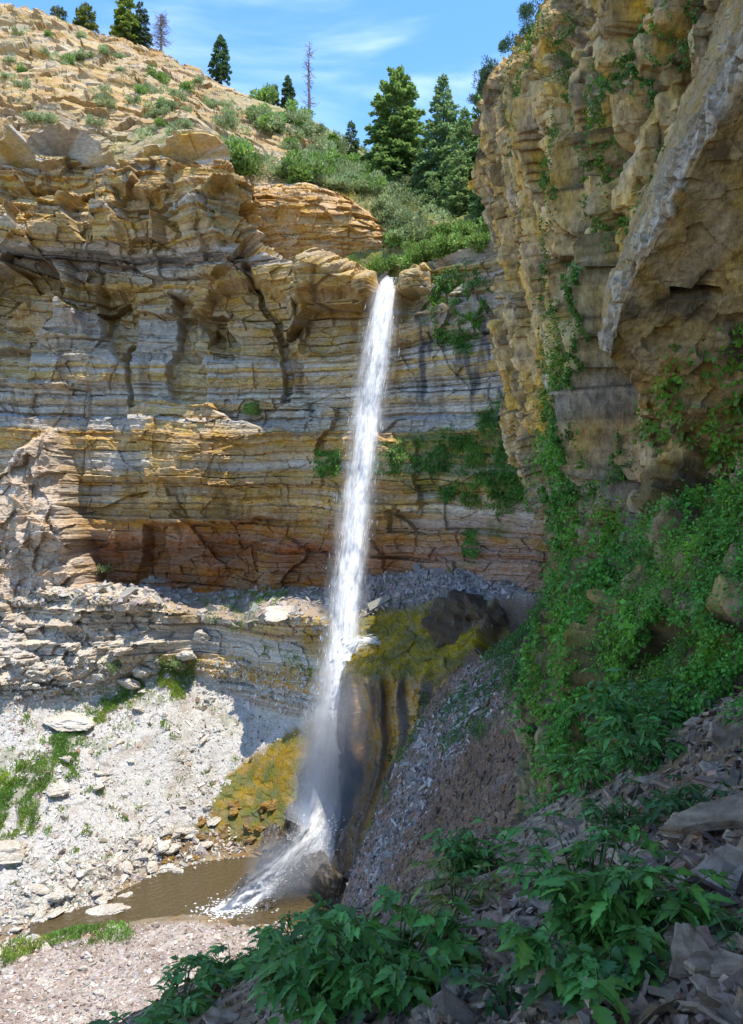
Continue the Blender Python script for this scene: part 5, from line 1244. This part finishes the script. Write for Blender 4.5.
PL = [
 ((470, 880), .50, .30, "dark leafy clump on the crest, left of the middle plant", dict(stems=24, leafl=.11, leafw=.05)),
 ((510, 880), .30, .18, "dark leafy clump tucked between the crest clump and the big middle plant", dict(stems=10, leafl=.115, leafw=.05)),
 ((590, 945), .60, .30, "largest leafy plant in the middle of the foreground rubble", dict(stems=30, leafl=.085, leafw=.042, nodes=5)),
 ((640, 950), .42, .24, "leafy plant at the right side of the big middle plant", dict(stems=14, leafl=.13, leafw=.05, base=(.07, .20, .032))),
 ((600, 1000), .30, .25, "lower leafy plant in front of the big middle one", dict(stems=9, leafl=.12, leafw=.065)),
 ((395, 1010), .55, .40, "tall leafy plant at the bottom, under the foot of the waterfall", dict(stems=22, leafl=.115, leafw=.06, base=(.065, .19, .035))),
 ((425, 1035), .36, .2, "leafy plant right of the tall one at the bottom edge", dict(stems=14, leafl=.11, leafw=.055)),
 ((330, 1015), .48, .38, "broad leafy plant at the bottom, second in the row along the edge", dict(stems=16, leafl=.125, leafw=.055, per=7)),
 ((265, 1030), .50, .40, "long leaved plant at the bottom in front of the gravel bank", dict(stems=16, leafl=.15, leafw=.055, per=7)),
 ((205, 1045), .40, .35, "leafy plant at the low end of the row, by the gravel bank", dict(stems=12, leafl=.15, leafw=.055, per=7)),
 ((182, 1012), .34, .25, "long leaved sprig on the crest of the slope, against the gravel bank", dict(stems=9, leafl=.15, leafw=.055, per=7)),
 ((232, 985), .38, .30, "leafy plant on the crest, just right of the gravel bank sprig", dict(stems=12, leafl=.14, leafw=.055, per=7)),
 ((285, 962), .36, .30, "leafy plant on the crest below the brown wet boulder", dict(stems=12, leafl=.13, leafw=.055, per=7)),
 ((345, 1000), .5, .35, "dense leafy plant in the middle of the bottom row", dict(stems=20, leafl=.125, leafw=.055, per=7)),
 ((150, 1050), .30, .22, "last small sprig of leaves at the lower left against bright gravel", dict(stems=4, leafl=.20, leafw=.055, per=5)),
 ((300, 985), .34, .28, "leafy plant behind the row, just below the wet rocks", dict(stems=12, leafl=.16, leafw=.06)),
 ((635, 748), 1.0, .75, "big feathery leaved shrub at the foot of the ivy wall", dict(stems=28, leafl=.20, leafw=.075, per=7, base=(.055, .175, .035))),
 ((680, 745), .9, .6, "feathery leaved shrub to the right, touching the rubble pile", dict(stems=20, leafl=.20, leafw=.075, per=7, base=(.05, .165, .035))),
 ((585, 795), .65, .45, "lighter green leafy clump below the feathery shrub", dict(stems=16, leafl=.14, leafw=.055, base=(.085, .23, .04))),
 ((548, 822), .45, .30, "bright leafy clump on the crest right of the dark crest clump", dict(stems=14, leafl=.10, leafw=.05, base=(.08, .21, .035))),
 ((610, 785), .55, .40, "bright leafy clump below the feathery shrub, nearest the ivy", dict(stems=18, leafl=.12, leafw=.055, base=(.08, .22, .035))),
 ((640, 775), .6, .4, "leafy clump between the feathery shrub and the pale flat slab", dict(stems=16, leafl=.13, leafw=.055, base=(.06, .18, .035))),
 ((625, 830), .35, .3, "small green herb among stones below the pale flat slab", dict(stems=10, leafl=.10, leafw=.05, base=(.05, .13, .03))),
 ((690, 815), .30, .3, "small green herb on the rubble above the long leaning slab", dict(stems=9, leafl=.10, leafw=.05, base=(.04, .11, .03))),
 ((455, 915), .35, .22, "yellowish withered stalks under the crest clump", dict(stems=8, leafl=.12, leafw=.035, base=(.12, .16, .04), yellow=.5)),
 ((700, 915), .16, .12, "tiny round leaved herb between slabs at the right", dict(stems=6, leafl=.06, leafw=.05, per=3, base=(.055, .15, .03))),
 ((645, 985), .16, .14, "round leaved herb under the right leafy plant", dict(stems=7, leafl=.07, leafw=.06, per=3, base=(.045, .13, .03))),
 ((500, 1000), .20, .16, "small herb among chips left of the bottom slab", dict(stems=6, leafl=.08, leafw=.05, per=3, base=(.04, .11, .03))),
 ((735, 945), .16, .14, "small herb at the right edge under the tilted slab", dict(stems=6, leafl=.06, leafw=.04, per=3, base=(.05, .13, .03))),
]
for k, ((px, py), h, rd, label, kw) in enumerate(PL):
    leafy_plant(pick('S', px, py), h, rd, 700 + k, label, name="leafy_plant", **kw)
# ================================================================== LIGHT
sd = Vector((.20, -.19, .95)).normalized()
sun = bpy.data.lights.new("sun", 'SUN'); sun.energy = 2.3; sun.angle = math.radians(.5); sun.color = (1, .95, .87)
so = bpy.data.objects.new("sun", sun); col.objects.link(so); so.rotation_euler = sd.to_track_quat('Z', 'Y').to_euler(); so.location = (0, 0, 90)
w = bpy.data.worlds.new("World"); scene.world = w; w.use_nodes = True
nt = w.node_tree; nt.nodes.clear(); L = nt.links.new
out = nt.nodes.new('ShaderNodeOutputWorld'); bg = nt.nodes.new('ShaderNodeBackground'); bg.inputs['Strength'].default_value = .15
sky = nt.nodes.new('ShaderNodeTexSky'); sky.sky_type = 'NISHITA'; sky.sun_disc = False
sky.sun_elevation = math.asin(sd.z); sky.sun_rotation = math.atan2(sd.x, sd.y); sky.altitude = 2000; sky.air_density = 1.0; sky.dust_density = .1; sky.ozone_density = 2.5
tc = nt.nodes.new('ShaderNodeTexCoord'); mp = nt.nodes.new('ShaderNodeMapping'); mp.inputs['Scale'].default_value = (1.6, 2.6, 5.5); mp.inputs['Rotation'].default_value = (.3, .5, .4)
n1 = nt.nodes.new('ShaderNodeTexNoise'); n1.inputs['Scale'].default_value = 1.6; n1.inputs['Detail'].default_value = 7; n1.inputs['Distortion'].default_value = .7
L(tc.outputs['Generated'], mp.inputs['Vector']); L(mp.outputs[0], n1.inputs['Vector'])
mr = nt.nodes.new('ShaderNodeMapRange'); mr.interpolation_type = 'SMOOTHSTEP'; mr.inputs['From Min'].default_value = .48; mr.inputs['From Max'].default_value = .78; mr.inputs['To Max'].default_value = .3
L(n1.outputs['Fac'], mr.inputs['Value'])
mx = nt.nodes.new('ShaderNodeMix'); mx.data_type = 'RGBA'; mx.inputs['B'].default_value = (7.5, 7.8, 8.2, 1) if False else (6.5, 6.6, 6.8, 1)
mx.inputs[7].default_value = (6.5, 6.6, 6.8, 1)
L(mr.outputs[0], mx.inputs[0]); hsv = nt.nodes.new('ShaderNodeHueSaturation'); hsv.inputs['Saturation'].default_value = 1.18; L(sky.outputs[0], hsv.inputs['Color']); L(hsv.outputs[0], mx.inputs[6]); L(mx.outputs[2], bg.inputs['Color']); L(bg.outputs[0], out.inputs['Surface'])
scene.view_settings.view_transform = 'Standard'; scene.view_settings.look = 'None'; scene.view_settings.gamma = 1
scene.view_settings.exposure = 1.65
scene.cycles.max_bounces = 6; scene.cycles.diffuse_bounces = 3; scene.cycles.transparent_max_bounces = 40; scene.cycles.transmission_bounces = 3
scene.cycles.use_denoising = True; scene.cycles.caustics_reflective = False; scene.cycles.caustics_refractive = False
